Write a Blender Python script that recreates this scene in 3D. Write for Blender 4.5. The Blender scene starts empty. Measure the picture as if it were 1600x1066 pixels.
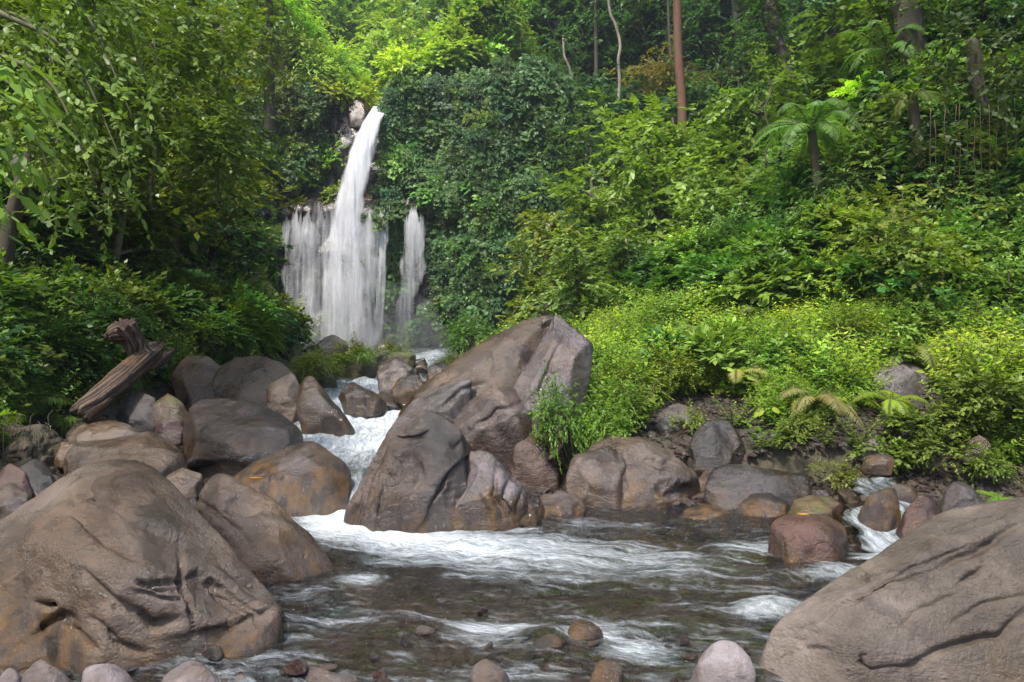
import bpy, bmesh, math, random
import numpy as np
from mathutils import Vector

# ------------------------------------------------------------------ camera, sky, sun, exposure
S = bpy.context.scene
COL = S.collection
FPX, CX, CY, EYE = 1066.7, 800.0, 533.0, 1.7
cam_d = bpy.data.cameras.new('camera'); cam_d.lens = 24; cam_d.sensor_width = 36
cam_d.clip_start = 0.05; cam_d.clip_end = 2000
cam = bpy.data.objects.new('camera', cam_d); COL.objects.link(cam)
cam.location = (0, 0, EYE); cam.rotation_euler = (math.radians(90), 0, 0)
S.camera = cam
SUN_EL, SUN_AZ = math.radians(60), math.radians(215)      # azimuth from +Y, clockwise
world = bpy.data.worlds.new('World'); S.world = world; world.use_nodes = True
wn = world.node_tree.nodes; wl_ = world.node_tree.links
sky = wn.new('ShaderNodeTexSky'); sky.sky_type = 'NISHITA'; sky.sun_disc = False
sky.sun_elevation = SUN_EL; sky.sun_rotation = SUN_AZ
sky.air_density = 1.0; sky.dust_density = 3.0; sky.ozone_density = 1.0
wl_.new(sky.outputs[0], wn['Background'].inputs['Color'])
wn['Background'].inputs['Strength'].default_value = 0.115
sun_d = bpy.data.lights.new('sun', 'SUN'); sun_d.energy = 3.1; sun_d.angle = math.radians(6)
sun_d.color = (1.0, 0.95, 0.86)
sun = bpy.data.objects.new('sun', sun_d); COL.objects.link(sun)
sd = Vector((math.sin(SUN_AZ) * math.cos(SUN_EL), math.cos(SUN_AZ) * math.cos(SUN_EL), math.sin(SUN_EL)))
sun.rotation_euler = sd.to_track_quat('Z', 'Y').to_euler()
S.view_settings.view_transform = 'Standard'; S.view_settings.look = 'None'
S.view_settings.exposure = 0.98; S.view_settings.gamma = 1
S.cycles.max_bounces = 7; S.cycles.diffuse_bounces = 3; S.cycles.glossy_bounces = 2
S.cycles.transmission_bounces = 4; S.cycles.transparent_max_bounces = 24; S.cycles.volume_bounces = 0
S.cycles.caustics_reflective = False; S.cycles.caustics_refractive = False

# ------------------------------------------------------------------ helpers
rng = np.random.default_rng(7)

def at(px, py, Y):
    return np.array([(px - CX) / FPX * Y, Y, EYE + (CY - py) / FPX * Y])

def px_of(p):
    return CX + p[0] / p[1] * FPX, CY - (p[2] - EYE) / p[1] * FPX

def sstep(a, b, x):
    t = np.clip((x - a) / (b - a), 0, 1); return t * t * (3 - 2 * t)

def norm(v):
    return v / np.maximum(np.linalg.norm(v, axis=-1, keepdims=True), 1e-9)

_G = np.array([[1,1,0],[-1,1,0],[1,-1,0],[-1,-1,0],[1,0,1],[-1,0,1],[1,0,-1],[-1,0,-1],
               [0,1,1],[0,-1,1],[0,1,-1],[0,-1,-1]], float)
def _h(x, y, z):
    h = (x.astype(np.int64) * 374761393 + y.astype(np.int64) * 668265263 + z.astype(np.int64) * 2147483647) & 0xffffffff
    h = ((h ^ (h >> 13)) * 1274126177) & 0xffffffff
    return ((h ^ (h >> 16)) % 12).astype(int)
def noise(p):
    i = np.floor(p); f = p - i; u = f * f * f * (f * (f * 6 - 15) + 10)
    r = 0
    for dx in (0, 1):
        for dy in (0, 1):
            for dz in (0, 1):
                g = _G[_h(i[..., 0] + dx, i[..., 1] + dy, i[..., 2] + dz)]
                d = (g * (f - np.array([dx, dy, dz]))).sum(-1)
                w = (u[..., 0] if dx else 1 - u[..., 0]) * (u[..., 1] if dy else 1 - u[..., 1]) * (u[..., 2] if dz else 1 - u[..., 2])
                r = r + w * d
    return r
def fbm(p, o=4):
    r, a = 0, 1.0
    for k in range(o):
        r = r + a * noise(p + 17.3 * k); p = p * 2.03; a *= 0.5
    return r

def make_mesh(name, V, quads=None, tris=None, mats=(), attrs=None, smooth=True, mat_idx=None):
    me = bpy.data.meshes.new(name)
    V = np.asarray(V, np.float32).reshape(-1, 3)
    nq = 0 if quads is None else len(quads); nt = 0 if tris is None else len(tris)
    me.vertices.add(len(V)); me.vertices.foreach_set('co', V.ravel())
    me.loops.add(nq * 4 + nt * 3); me.polygons.add(nq + nt)
    li = np.concatenate([np.asarray(quads if nq else [], np.int32).ravel(), np.asarray(tris if nt else [], np.int32).ravel()]).astype(np.int32)
    me.loops.foreach_set('vertex_index', li)
    st = np.concatenate([np.arange(nq) * 4, nq * 4 + np.arange(nt) * 3]).astype(np.int32)
    me.polygons.foreach_set('loop_start', st)
    if mat_idx is not None: me.polygons.foreach_set('material_index', np.asarray(mat_idx, np.int32))
    for m in mats: me.materials.append(m)
    me.polygons.foreach_set('use_smooth', np.full(nq + nt, smooth))
    for k, a in (attrs or {}).items():
        a = np.asarray(a, np.float32)
        at_ = me.attributes.new(k, 'FLOAT' if a.ndim == 1 else 'FLOAT_VECTOR', 'POINT')
        at_.data.foreach_set('value' if a.ndim == 1 else 'vector', a.ravel())
    me.update(calc_edges=True); me.validate()
    return me

def link(name, data, parent=None, loc=(0, 0, 0), rot=(0, 0, 0), sc=(1, 1, 1)):
    o = bpy.data.objects.new(name, data); COL.objects.link(o)
    o.location = loc; o.rotation_euler = rot; o.scale = sc if hasattr(sc, '__len__') else (sc,) * 3
    if parent: o.parent = parent
    return o

def tag(o, label=None, cat=None, group=None, kind=None):
    if label: o['label'] = label
    if cat: o['category'] = cat
    if group: o['group'] = group
    if kind: o['kind'] = kind
    return o

class Geo:                                  # collects quads / tris with one scalar 'var' and a material index
    def __init__(s): s.V, s.Q, s.T, s.A, s.qm, s.tm, s.n = [], [], [], [], [], [], 0
    def add(s, V, Q=None, T=None, var=0.5, m=0):
        V = np.asarray(V, float).reshape(-1, 3); s.V.append(V)
        s.A.append(np.broadcast_to(np.asarray(var, float), (len(V),)))
        if Q is not None and len(Q): s.Q.append(np.asarray(Q) + s.n); s.qm.append(np.full(len(Q), m))
        if T is not None and len(T): s.T.append(np.asarray(T) + s.n); s.tm.append(np.full(len(T), m))
        s.n += len(V)
    def mesh(s, name, mats, xf=None, smooth=True):
        V = np.concatenate(s.V); V = xf(V) if xf else V
        Q = np.concatenate(s.Q) if s.Q else None; T = np.concatenate(s.T) if s.T else None
        mi = np.concatenate((s.qm or [np.zeros(0)]) + (s.tm or []))
        return make_mesh(name, V, Q, T, mats, {'var': np.concatenate(s.A)}, smooth, mi)

def tube(path, rad, k=8, jit=0.0, r=rng):
    path = np.asarray(path, float); n = len(path)
    rad = np.broadcast_to(np.asarray(rad, float), (n,))
    T = norm(np.gradient(path, axis=0))
    ref = np.array([0.0, 0.0, 1.0]) if abs(T[0][2]) < .8 else np.array([1.0, 0, 0])
    B = norm(np.cross(T, ref)); N = np.cross(B, T)
    a = np.linspace(0, 2 * math.pi, k, endpoint=False)
    R = rad[:, None] * (1 + jit * r.standard_normal((n, k)))
    V = path[:, None] + R[..., None] * (np.cos(a)[None, :, None] * B[:, None] + np.sin(a)[None, :, None] * N[:, None])
    i = np.arange(n - 1)[:, None] * k; j = np.arange(k)[None]; j2 = (j + 1) % k
    Q = np.stack([i + j, i + j2, i + k + j2, i + k + j], -1).reshape(-1, 4)
    V = V.reshape(-1, 3)
    V = np.concatenate([V, path[:1], path[-1:]])
    T3 = [(n * k, (q + 1) % k, q) for q in range(k)] + [(n * k + 1, (n - 1) * k + q, (n - 1) * k + (q + 1) % k) for q in range(k)]
    return V, Q, T3

def curve(p, n=12):                          # Catmull-Rom through points
    p = np.asarray(p, float); p = np.concatenate([[2 * p[0] - p[1]], p, [2 * p[-1] - p[-2]]])
    out = []
    for i in range(1, len(p) - 2):
        t = np.linspace(0, 1, n, endpoint=False)[:, None]
        out.append(.5 * (2 * p[i] + (p[i + 1] - p[i - 1]) * t + (2 * p[i - 1] - 5 * p[i] + 4 * p[i + 1] - p[i + 2]) * t ** 2
                         + (3 * p[i] - p[i - 1] - 3 * p[i + 1] + p[i + 2]) * t ** 3))
    return np.concatenate(out + [p[-2:-1]])

# ------------------------------------------------------------------ materials
class NT:
    def __init__(s, name):
        s.m = bpy.data.materials.new(name); s.m.use_nodes = True
        s.t = s.m.node_tree; s.t.nodes.clear()
        s.out = s.t.nodes.new('ShaderNodeOutputMaterial')
    def n(s, typ, ins=None, **kw):
        d = s.t.nodes.new(typ)
        for k, v in kw.items(): setattr(d, k, v)
        for k, v in (ins or {}).items():
            if hasattr(v, 'is_output') or isinstance(v, bpy.types.NodeSocket): s.t.links.new(v, d.inputs[k])
            else: d.inputs[k].default_value = v
        return d
    def math(s, op, a, b=0.0, c=None, clamp=False):
        d = s.n('ShaderNodeMath', {0: a, 1: b}, operation=op); d.use_clamp = clamp
        if c is not None:
            if isinstance(c, bpy.types.NodeSocket): s.t.links.new(c, d.inputs[2])
            else: d.inputs[2].default_value = c
        return d.outputs[0]
    def mix(s, f, a, b, blend='MIX'):
        d = s.n('ShaderNodeMix', data_type='RGBA', blend_type=blend)
        for k, v in ((0, f), (6, a), (7, b)):
            if isinstance(v, bpy.types.NodeSocket): s.t.links.new(v, d.inputs[k])
            else: d.inputs[k].default_value = (*v, 1) if (hasattr(v, '__len__') and len(v) == 3) else v
        return d.outputs[2]
    def ramp(s, f, stops, interp='LINEAR'):
        d = s.n('ShaderNodeValToRGB', {0: f}); cr = d.color_ramp; cr.interpolation = interp
        while len(cr.elements) < len(stops): cr.elements.new(0.5)
        for e, (p, c) in zip(cr.elements, stops):
            e.position = p; e.color = (*c, 1) if hasattr(c, '__len__') else (c, c, c, 1)
        return d.outputs[0]
    def range(s, v, a, b, c=0.0, d=1.0):
        return s.n('ShaderNodeMapRange', {0: v, 1: a, 2: b, 3: c, 4: d}).outputs[0]
    def noise(s, vec, scale, detail=4, rough=.55, dist=0.0):
        return s.n('ShaderNodeTexNoise', {'Vector': vec, 'Scale': scale, 'Detail': detail, 'Roughness': rough, 'Distortion': dist}).outputs[0]
    def mapping(s, vec, rot=(0, 0, 0), sc=(1, 1, 1)):
        return s.n('ShaderNodeMapping', {'Vector': vec, 'Rotation': rot, 'Scale': sc}).outputs[0]
    def end(s, sh):
        s.t.links.new(sh, s.out.inputs[0]); return s.m

def leaf_mat(name, dflt=(.08, .13, .03), trans=.32, rough=.42):
    t = NT(name)
    var = t.n('ShaderNodeAttribute', attribute_name='var').outputs['Fac']
    ti = t.n('ShaderNodeAttribute', attribute_name='tint', attribute_type='INSTANCER').outputs['Color']
    rnd = t.n('ShaderNodeObjectInfo').outputs['Random']
    k = t.math('ADD', t.range(var, 0, 1, .5, 1.6), t.range(rnd, 0, 1, -.18, .18))
    col = t.mix(1.0, ti, t.n('ShaderNodeCombineColor', {0: k, 1: k, 2: k}).outputs[0], 'MULTIPLY')
    yel = t.mix(t.range(var, .75, 1.0, 0, .3), col, t.mix(1.0, col, (1.7, 1.25, .6), 'MULTIPLY'))
    tcol = t.mix(1.0, yel, (1.5, 1.6, .55), 'MULTIPLY')
    p = t.n('ShaderNodeBsdfPrincipled', {'Base Color': yel, 'Roughness': rough, 'Specular IOR Level': .32})
    tr = t.n('ShaderNodeBsdfTranslucent', {'Color': tcol})
    return t.end(t.n('ShaderNodeMixShader', {0: trans, 1: p.outputs[0], 2: tr.outputs[0]}).outputs[0])

def bark_mat(name, c1, c2, sc=6.0):
    t = NT(name)
    v = t.n('ShaderNodeTexCoord').outputs['Object']
    a = t.noise(t.mapping(v, sc=(1, 1, .25)), sc * 2, 6, .65)
    b = t.noise(v, sc * .3, 3)
    col = t.mix(a, c1, c2); col = t.mix(t.range(b, .45, .7, 0, .5), col, (.07, .09, .04))
    bmp = t.n('ShaderNodeBump', {'Height': a, 'Strength': .6, 'Distance': .03})
    p = t.n('ShaderNodeBsdfPrincipled', {'Base Color': col, 'Roughness': .8, 'Normal': bmp.outputs[0]})
    return t.end(p.outputs[0])

def rock_mat(name, c1, c2, c3, rough=(.38, .7), strata=(0, 0, 0), amt=1.0, amber=.65, spk=.5, stain=.75):
    t = NT(name); c1, c2, c3 = [(.84 * c[0], .79 * c[1], .76 * c[2]) for c in (c1, c2, c3)]
    tc = t.n('ShaderNodeTexCoord').outputs['Object']
    rnd = t.n('ShaderNodeObjectInfo').outputs['Random']
    off = t.n('ShaderNodeCombineXYZ', {0: t.math('MULTIPLY', rnd, 37.0), 1: t.math('MULTIPLY', rnd, 91.0), 2: rnd}).outputs[0]
    v = t.n('ShaderNodeVectorMath', {0: tc, 1: off}, operation='ADD').outputs[0]
    big = t.noise(v, 1.6, 5, .6, .6)
    mid = t.noise(v, 7.0, 6, .62, .4)
    fine = t.noise(v, 62.0, 6, .75)
    stv = t.mapping(v, rot=strata, sc=(.7, .7, 2.6))
    st = t.noise(stv, 2.4, 7, .66, 1.1)
    vor = t.n('ShaderNodeTexVoronoi', {'Vector': v, 'Scale': 28.0}, feature='F1').outputs['Distance']
    col = t.ramp(big, [(.3, c1), (.5, c2), (.7, c3)])
    col = t.mix(t.range(st, .42, .66, 0, .4 * amt), col, t.mix(1.0, col, (.6, .54, .5), 'MULTIPLY'))
    col = t.mix(t.range(mid, .52, .75, 0, .5), col, t.mix(1.0, col, (1.3, 1.28, 1.3), 'MULTIPLY'))
    col = t.mix(t.range(mid, .28, .44, .6, 0), col, t.mix(1.0, col, (.55, .48, .43), 'MULTIPLY'))
    col = t.mix(t.range(fine, .55, .72, 0, spk), col, t.mix(1.0, col, (1.6, 1.55, 1.6), 'MULTIPLY'))
    col = t.mix(t.range(fine, .3, .42, spk, 0), col, t.mix(1.0, col, (.55, .5, .48), 'MULTIPLY'))
    ln = t.noise(t.mapping(v, rot=strata, sc=(.5, .5, 7.0)), 3.2, 8, .7, 1.6)
    col = t.mix(t.math('MULTIPLY', t.range(ln, .56, .64, 0, .6), t.range(mid, .42, .55)), col, t.mix(1.0, col, (.4, .34, .32), 'MULTIPLY'))
    bl = t.noise(v, 3.3, 8, .72, 1.2)
    col = t.mix(t.range(bl, .54, .6, 0, .55), col, t.mix(1.0, col, (.42, .37, .34), 'MULTIPLY'))
    col = t.mix(t.range(bl, .4, .34, 0, .5), col, t.mix(1.0, col, (1.5, 1.45, 1.45), 'MULTIPLY'))
    pit = t.n('ShaderNodeTexVoronoi', {'Vector': v, 'Scale': 60.0, 'Randomness': 1.0}).outputs['Distance']
    col = t.mix(t.math('MULTIPLY', t.range(pit, .18, .1, 0, .7), t.range(big, .45, .55)), col, (.02, .016, .014))
    tan = t.noise(v, .9, 3, .5, .8)
    col = t.mix(t.range(tan, .5, .6, 0, amber), col, t.mix(1.0, col, (.95, .74, .5), 'MULTIPLY'))
    col = t.mix(t.range(tan, .48, .4, 0, .75), col, t.mix(1.0, col, (1.32, 1.32, 1.46), 'MULTIPLY'))  # paler lavender patches at random, coloured in to stand for sky sheen
    sn = t.noise(t.mapping(v, sc=(1.0, 1.0, .55)), .95, 7, .62, 1.4)
    col = t.mix(t.range(sn, .52, .6, 0, stain), col, t.mix(1.0, col, (.36, .29, .23), 'MULTIPLY'))
    col = t.mix(t.range(sn, .44, .36, 0, .5), col, t.mix(1.0, col, (1.38, 1.34, 1.32), 'MULTIPLY'))
    ck = t.n('ShaderNodeTexVoronoi', {'Vector': t.n('ShaderNodeVectorMath', {0: v, 1: t.n('ShaderNodeTexNoise', {'Vector': v, 'Scale': 1.6, 'Detail': 5.0}).outputs['Color']}, operation='ADD').outputs[0], 'Scale': .8},
             feature='DISTANCE_TO_EDGE').outputs['Distance']
    crack = t.range(ck, 0.0, .007, 1, 0)
    crack = t.math('MULTIPLY', crack, t.range(tan, .54, .6, 0, .45))
    col = t.mix(t.math('MULTIPLY', crack, .75), col, (.02, .017, .015))
    wet = t.n('ShaderNodeAttribute', attribute_name='wet').outputs['Fac']
    wn_ = t.math('MULTIPLY', wet, t.range(mid, .3, .6, .6, 1.2), clamp=True)
    col = t.mix(t.math('MULTIPLY', t.math('POWER', wet, 3.0), .7), col, t.mix(1.0, col, (.35, .3, .27), 'MULTIPLY'))
    alg = t.mix(t.range(t.noise(t.mapping(v, sc=(3, 3, .5)), 3.0, 4), .4, .62), (.035, .022, .014), (.12, .062, .014))
    col = t.mix(t.math('MULTIPLY', wn_, .82), col, alg)
    moss = t.n('ShaderNodeAttribute', attribute_name='moss').outputs['Fac']
    mo = t.math('MULTIPLY', moss, t.range(mid, .42, .55))
    col = t.mix(mo, col, t.mix(fine, (.04, .06, .008), (.12, .15, .02)))
    hgt = t.math('ADD', t.math('MULTIPLY', st, .55 * amt), t.math('ADD', t.math('MULTIPLY', mid, .42), t.math('ADD', t.math('MULTIPLY', fine, .22), t.math('MULTIPLY', bl, .3))))
    rg = t.n('ShaderNodeTexNoise', {'Vector': t.mapping(v, rot=strata, sc=(.8, .8, 1.7)), 'Scale': 2.6, 'Detail': 7.0, 'Roughness': .55, 'Distortion': .5}, noise_type='RIDGED_MULTIFRACTAL').outputs[0]
    hgt = t.math('ADD', hgt, t.math('MULTIPLY', t.math('MINIMUM', rg, 1.6), -.28 * amt))
    col = t.mix(t.range(rg, 1.0, 1.5, 0, .5), col, t.mix(1.0, col, (.45, .4, .38), 'MULTIPLY'))
    hgt = t.math('SUBTRACT', hgt, t.math('MULTIPLY', crack, .25))
    hgt = t.math('ADD', hgt, t.math('MULTIPLY', t.range(vor, 0, .35, 0, 1), .05))
    bmp = t.n('ShaderNodeBump', {'Height': hgt, 'Strength': .85, 'Distance': .06})
    ro = t.range(t.math('ADD', big, t.math('MULTIPLY', mid, .4)), .5, .9, rough[0], rough[1])
    ro = t.math('SUBTRACT', ro, t.math('ADD', t.math('MULTIPLY', wn_, .2), t.range(bl, .54, .6, 0, .1)), clamp=True)
    p = t.n('ShaderNodeBsdfPrincipled', {'Base Color': col, 'Roughness': ro, 'Specular IOR Level': .85, 'Normal': bmp.outputs[0]})
    return t.end(p.outputs[0])

M = {}
M['leaf'] = leaf_mat('leaf')
M['leaf_gloss'] = leaf_mat('leaf_gloss', rough=.38, trans=.28)
M['leaf_thin'] = leaf_mat('leaf_thin', trans=.5)
M['bark_dark'] = bark_mat('bark_dark', (.035, .026, .02), (.11, .085, .06))
M['bark_pale'] = bark_mat('bark_pale', (.2, .16, .13), (.42, .36, .3))
M['bark_red'] = bark_mat('bark_red', (.07, .03, .017), (.23, .105, .06), 7)
M['stem'] = bark_mat('stem', (.05, .06, .02), (.12, .12, .05), 12)
def wood_mat():
    t = NT('driftwood'); v = t.n('ShaderNodeTexCoord').outputs['Object']; var = t.n('ShaderNodeAttribute', attribute_name='var').outputs['Fac']
    a = t.noise(v, 4.0, 6, .65, .5); b = t.noise(v, 40.0, 5, .7)
    col = t.ramp(var, [(.2, (.03, .018, .012)), (.5, (.105, .066, .043)), (.8, (.2, .14, .1))])
    col = t.mix(t.range(a, .5, .62, 0, .7), col, (.19, .1, .04)); col = t.mix(t.range(a, .42, .34, 0, .8), col, (.035, .028, .02)); col = t.mix(t.range(b, .5, .7, 0, .4), col, (.03, .022, .016))
    h = t.math('ADD', t.math('MULTIPLY', var, .6), t.math('MULTIPLY', b, .4)); bmp = t.n('ShaderNodeBump', {'Height': h, 'Strength': .9, 'Distance': .05})
    return t.end(t.n('ShaderNodeBsdfPrincipled', {'Base Color': col, 'Roughness': .75, 'Normal': bmp.outputs[0]}).outputs[0])
M['driftwood'] = wood_mat()
BR = ((.045, .033, .025), (.095, .074, .059), (.155, .128, .11))
M['rock_brown'] = rock_mat('rock_brown', *BR, rough=(.2, .46), strata=(.5, .5, 0))
M['rock_tan'] = rock_mat('rock_tan', (.06, .044, .031), (.12, .092, .07), (.19, .158, .13), rough=(.18, .42), strata=(.4, .7, 0), amt=.6)
M['rock_slab'] = rock_mat('rock_slab', (.085, .07, .052), (.13, .11, .085), (.27, .24, .205), amber=.3, stain=.45, rough=(.38, .62), strata=(.25, .5, 0), amt=1.2)
M['rock_wet'] = rock_mat('rock_wet', (.03, .022, .019), (.062, .048, .042), (.115, .095, .09), rough=(.1, .34), strata=(.3, 1.0, 0), amt=1.0)
M['rock_grey'] = rock_mat('rock_grey', (.05, .042, .04), (.1, .088, .087), (.17, .155, .163), rough=(.14, .4), strata=(.3, .8, 0), amt=.8)
M['rock_dark'] = rock_mat('rock_dark', (.017, .014, .014), (.036, .031, .03), (.07, .062, .063), rough=(.14, .42))
M['rock_red'] = rock_mat('rock_red', (.035, .016, .013), (.07, .033, .026), (.115, .062, .05), rough=(.18, .48))
M['rock_pale'] = rock_mat('rock_pale', (.12, .11, .115), (.23, .215, .23), (.5, .48, .53), rough=(.5, .8), amber=.1, stain=.3)
M['rock_umber'] = rock_mat('rock_umber', (.03, .019, .01), (.07, .045, .022), (.12, .08, .045), rough=(.12, .34), strata=(.4, .9, 0), amt=.6, amber=.4)
M['rock_moss'] = rock_mat('rock_moss', (.03, .034, .014), (.06, .064, .02), (.1, .11, .03), rough=(.6, .9))

def ground_mat():
    t = NT('forest_soil')
    v = t.n('ShaderNodeNewGeometry').outputs['Position']
    a = t.noise(v, .8, 6, .6); b = t.noise(v, 9.0, 6, .65)
    vor = t.n('ShaderNodeTexVoronoi', {'Vector': v, 'Scale': 9.0}); 
    peb = t.range(vor.outputs['Distance'], .0, .5, 1, 0)
    soil = t.mix(b, (.01, .008, .006), (.045, .035, .026))
    soil = t.mix(t.range(a, .45, .65), soil, (.03, .042, .012))
    bed = t.mix(b, (.03, .022, .014), (.115, .085, .052))
    bed = t.mix(t.n('ShaderNodeSeparateColor', {0: vor.outputs['Color']}).outputs[0], bed, (.075, .055, .036))
    g = t.n('ShaderNodeAttribute', attribute_name='bed').outputs['Fac']
    col = t.mix(g, soil, bed)
    h = t.math('ADD', t.math('MULTIPLY', b, .5), t.math('MULTIPLY', t.math('MULTIPLY', peb, g), .9))
    bmp = t.n('ShaderNodeBump', {'Height': h, 'Strength': .9, 'Distance': .08})
    p = t.n('ShaderNodeBsdfPrincipled', {'Base Color': col, 'Roughness': .75, 'Normal': bmp.outputs[0]})
    return t.end(p.outputs[0])
M['ground'] = ground_mat()

def water_mat(name, tint=(.67, .61, .47), foam_col=(.8, .87, .95), sc=1.0):
    t = NT(name)
    uv = t.n('ShaderNodeAttribute', attribute_name='flow').outputs['Vector']
    F = t.n('ShaderNodeAttribute', attribute_name='foam').outputs['Fac']
    w = t.n('ShaderNodeTexNoise', {'Vector': uv, 'Scale': 1.6 * sc, 'Detail': 3.0}).outputs['Color']
    uvw = t.n('ShaderNodeVectorMath', {0: uv, 1: t.n('ShaderNodeVectorMath', {0: w, 1: (.35, .35, .35)}, operation='MULTIPLY').outputs[0]}, operation='ADD').outputs[0]
    a = t.noise(t.mapping(uvw, sc=(.9, 5.5, 1)), 2.3 * sc, 6, .62, .3)
    b = t.noise(t.mapping(uvw, sc=(2.2, 6.5, 1)), 6.0 * sc, 5, .65)
    m = t.math('ADD', t.math('MULTIPLY', a, .62), t.math('MULTIPLY', b, .38))
    f = t.math('ADD', m, t.math('SUBTRACT', t.math('MULTIPLY', F, .62), .62))
    foam = t.math('POWER', t.range(f, .07, .52, 0, 1), 1.2)
    wav = t.math('ADD', t.math('MULTIPLY', t.noise(t.mapping(uvw, sc=(1.3, 3.6, 1)), 5.0 * sc, 5, .6), 1.0),
                 t.math('MULTIPLY', t.noise(t.mapping(uvw, sc=(1.6, 3.0, 1)), 17.0 * sc, 3, .6), .3))
    bmp = t.n('ShaderNodeBump', {'Height': wav, 'Strength': 1.0, 'Distance': .11})
    gl = t.n('ShaderNodeBsdfGlossy', {'Color': (1, 1, 1, 1), 'Roughness': .09, 'Normal': bmp.outputs[0]})
    tr = t.n('ShaderNodeBsdfTransparent', {'Color': (*tint, 1)})
    fr = t.n('ShaderNodeFresnel', {'IOR': 1.36, 'Normal': bmp.outputs[0]}).outputs[0]
    wat = t.n('ShaderNodeMixShader', {0: t.math('MULTIPLY', fr, 1.55, clamp=True), 1: tr.outputs[0], 2: gl.outputs[0]})
    fd = t.n('ShaderNodeBsdfPrincipled', {'Base Color': (*foam_col, 1), 'Roughness': .6, 'Normal': bmp.outputs[0]})
    teal = t.n('ShaderNodeBsdfPrincipled', {'Base Color': (.13, .2, .2, 1), 'Roughness': .15, 'Normal': bmp.outputs[0]})
    cl = t.range(F, .3, .95, 0, .6)
    w2 = t.n('ShaderNodeMixShader', {0: cl, 1: wat.outputs[0], 2: teal.outputs[0]})
    return t.end(t.n('ShaderNodeMixShader', {0: foam, 1: w2.outputs[0], 2: fd.outputs[0]}).outputs[0])
M['water'] = water_mat('river_water')
M['rapids'] = water_mat('rapid_water', sc=1.1)

def fall_mat(name, lo, hi, sx=3.0):
    t = NT(name)
    uv = t.n('ShaderNodeAttribute', attribute_name='flow').outputs['Vector']
    den = t.n('ShaderNodeAttribute', attribute_name='foam').outputs['Fac']
    w = t.n('ShaderNodeTexNoise', {'Vector': uv, 'Scale': .6, 'Detail': 3.0}).outputs['Color']
    uvw = t.n('ShaderNodeVectorMath', {0: uv, 1: t.n('ShaderNodeVectorMath', {0: w, 1: (.35, .5, 0)}, operation='MULTIPLY').outputs[0]}, operation='ADD').outputs[0]
    a = t.noise(t.mapping(uvw, sc=(1.0, .05, 1)), sx, 7, .68)
    b = t.noise(t.mapping(uvw, sc=(.7, .28, 1)), 1.1, 5, .6)
    m = t.math('ADD', t.math('MULTIPLY', a, .7), t.math('MULTIPLY', b, .5)); m = t.math('SUBTRACT', m, .1)
    al = t.range(t.math('ADD', m, t.math('SUBTRACT', den, .5)), lo, hi, 0, 1)
    al = t.math('MULTIPLY', al, t.range(den, 0, .25, 0, 1))
    d = t.n('ShaderNodeBsdfDiffuse', {'Color': (.94, .95, 1.0, 1)})
    tl = t.n('ShaderNodeBsdfTranslucent', {'Color': (.92, .94, 1.0, 1)})
    s = t.n('ShaderNodeMixShader', {0: .35, 1: d.outputs[0], 2: tl.outputs[0]})
    tr = t.n('ShaderNodeBsdfTransparent')
    return t.end(t.n('ShaderNodeMixShader', {0: t.math('MULTIPLY', al, .93), 1: tr.outputs[0], 2: s.outputs[0]}).outputs[0])
M['fall'] = fall_mat('fall_water', .37, .84)
M['veil'] = fall_mat('veil_water', .41, .92, 3.6)

# ------------------------------------------------------------------ terrain
def WL(y): return np.interp(y, [0, 6.72, 6.95, 7.15, 7.4, 9.5, 12, 16, 20, 30, 42], [0, -.06, .03, .19, .28, .31, .4, .68, .85, 1.1, 1.3])
def XL(y): return np.interp(y, [0, 3, 5, 7, 8, 10, 13, 16, 20, 28, 36, 43, 60], [-4.6, -4.6, -5, -5.4, -5.7, -6.4, -6.4, -5.7, -6.3, -8.4, -12.5, -16, -20])
def XR(y): return np.interp(y, [0, 7, 10, 12, 16, 20, 28, 36, 42, 60], [-1, -1, -1.2, -1.7, -2.2, -2.2, -1.5, -1, .5, 4])
def YB(x): return np.interp(x, [-2, -1, 1, 3, 5, 8, 12], [7.8, 7.4, 7.5, 7.2, 6.4, 5.3, 3])
def SR(x, y): return np.minimum(y - YB(x), x - XR(y))
def upland(x, y):
    xn = -9 - .1 * (y - 44)
    return 16.2 + .12 * (y - 44) + .95 * np.clip(np.abs(x - xn) - 1.0, 0, 40) + 1.25 * np.clip(y - 70, 0, 80)
def H(x, y):
    x = np.asarray(x, float); y = np.asarray(y, float)
    p = np.stack([x, y, x * 0], -1)
    n1 = fbm(p * .35, 4); n2 = fbm(p * 1.7, 3)
    up = np.where(x < -1.0, WL(y), np.where(y < 8, 0, WL(y)))
    fl = up - .28 + .06 * n2
    dl = XL(y) - x
    L = np.interp(dl, [-.6, 0, .8, 2, 3.5, 5, 12, 40], [0, .25, .8, 1.3, 1.9, 3.6, 15, 52])
    s = SR(x, y)
    R = np.interp(s, [-.5, 0, .8, 1.8, 3.0, 8, 10, 20, 60], [0, .12, .36, .62, .92, 2.7, 4.7, 16, 58])
    base = fl + np.where(dl > -.6, L, 0) + np.where((s > -.5), R, 0)
    base = base + n1 * .25 * sstep(1, 6, np.maximum(dl, s)) * 2 + n2 * .07
    Yc = np.interp(x, [-20, -14, -4, 0, 3, 30], [41, 43.9, 43.9, 43.4, 42, 42])
    w = np.interp(x, [-20, -15, -4, -1, 3, 30], [5, 1.3, 1.3, 4, 14, 16])
    t = sstep(0, 1, (y - Yc) / w)
    return base * (1 - t) + np.maximum(base, upland(x, y) + n1 * 1.2) * t
NU, NV = 260, 360
vv = np.exp(np.linspace(math.log(1.2), math.log(135), NV)); uu = np.linspace(-1, 1, NU)
gy = np.repeat(vv[:, None], NU, 1); gx = uu[None] * (9 + 1.15 * vv[:, None])
gz = H(gx, gy)
i = np.arange(NV - 1)[:, None] * NU; j = np.arange(NU - 1)[None]
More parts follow.
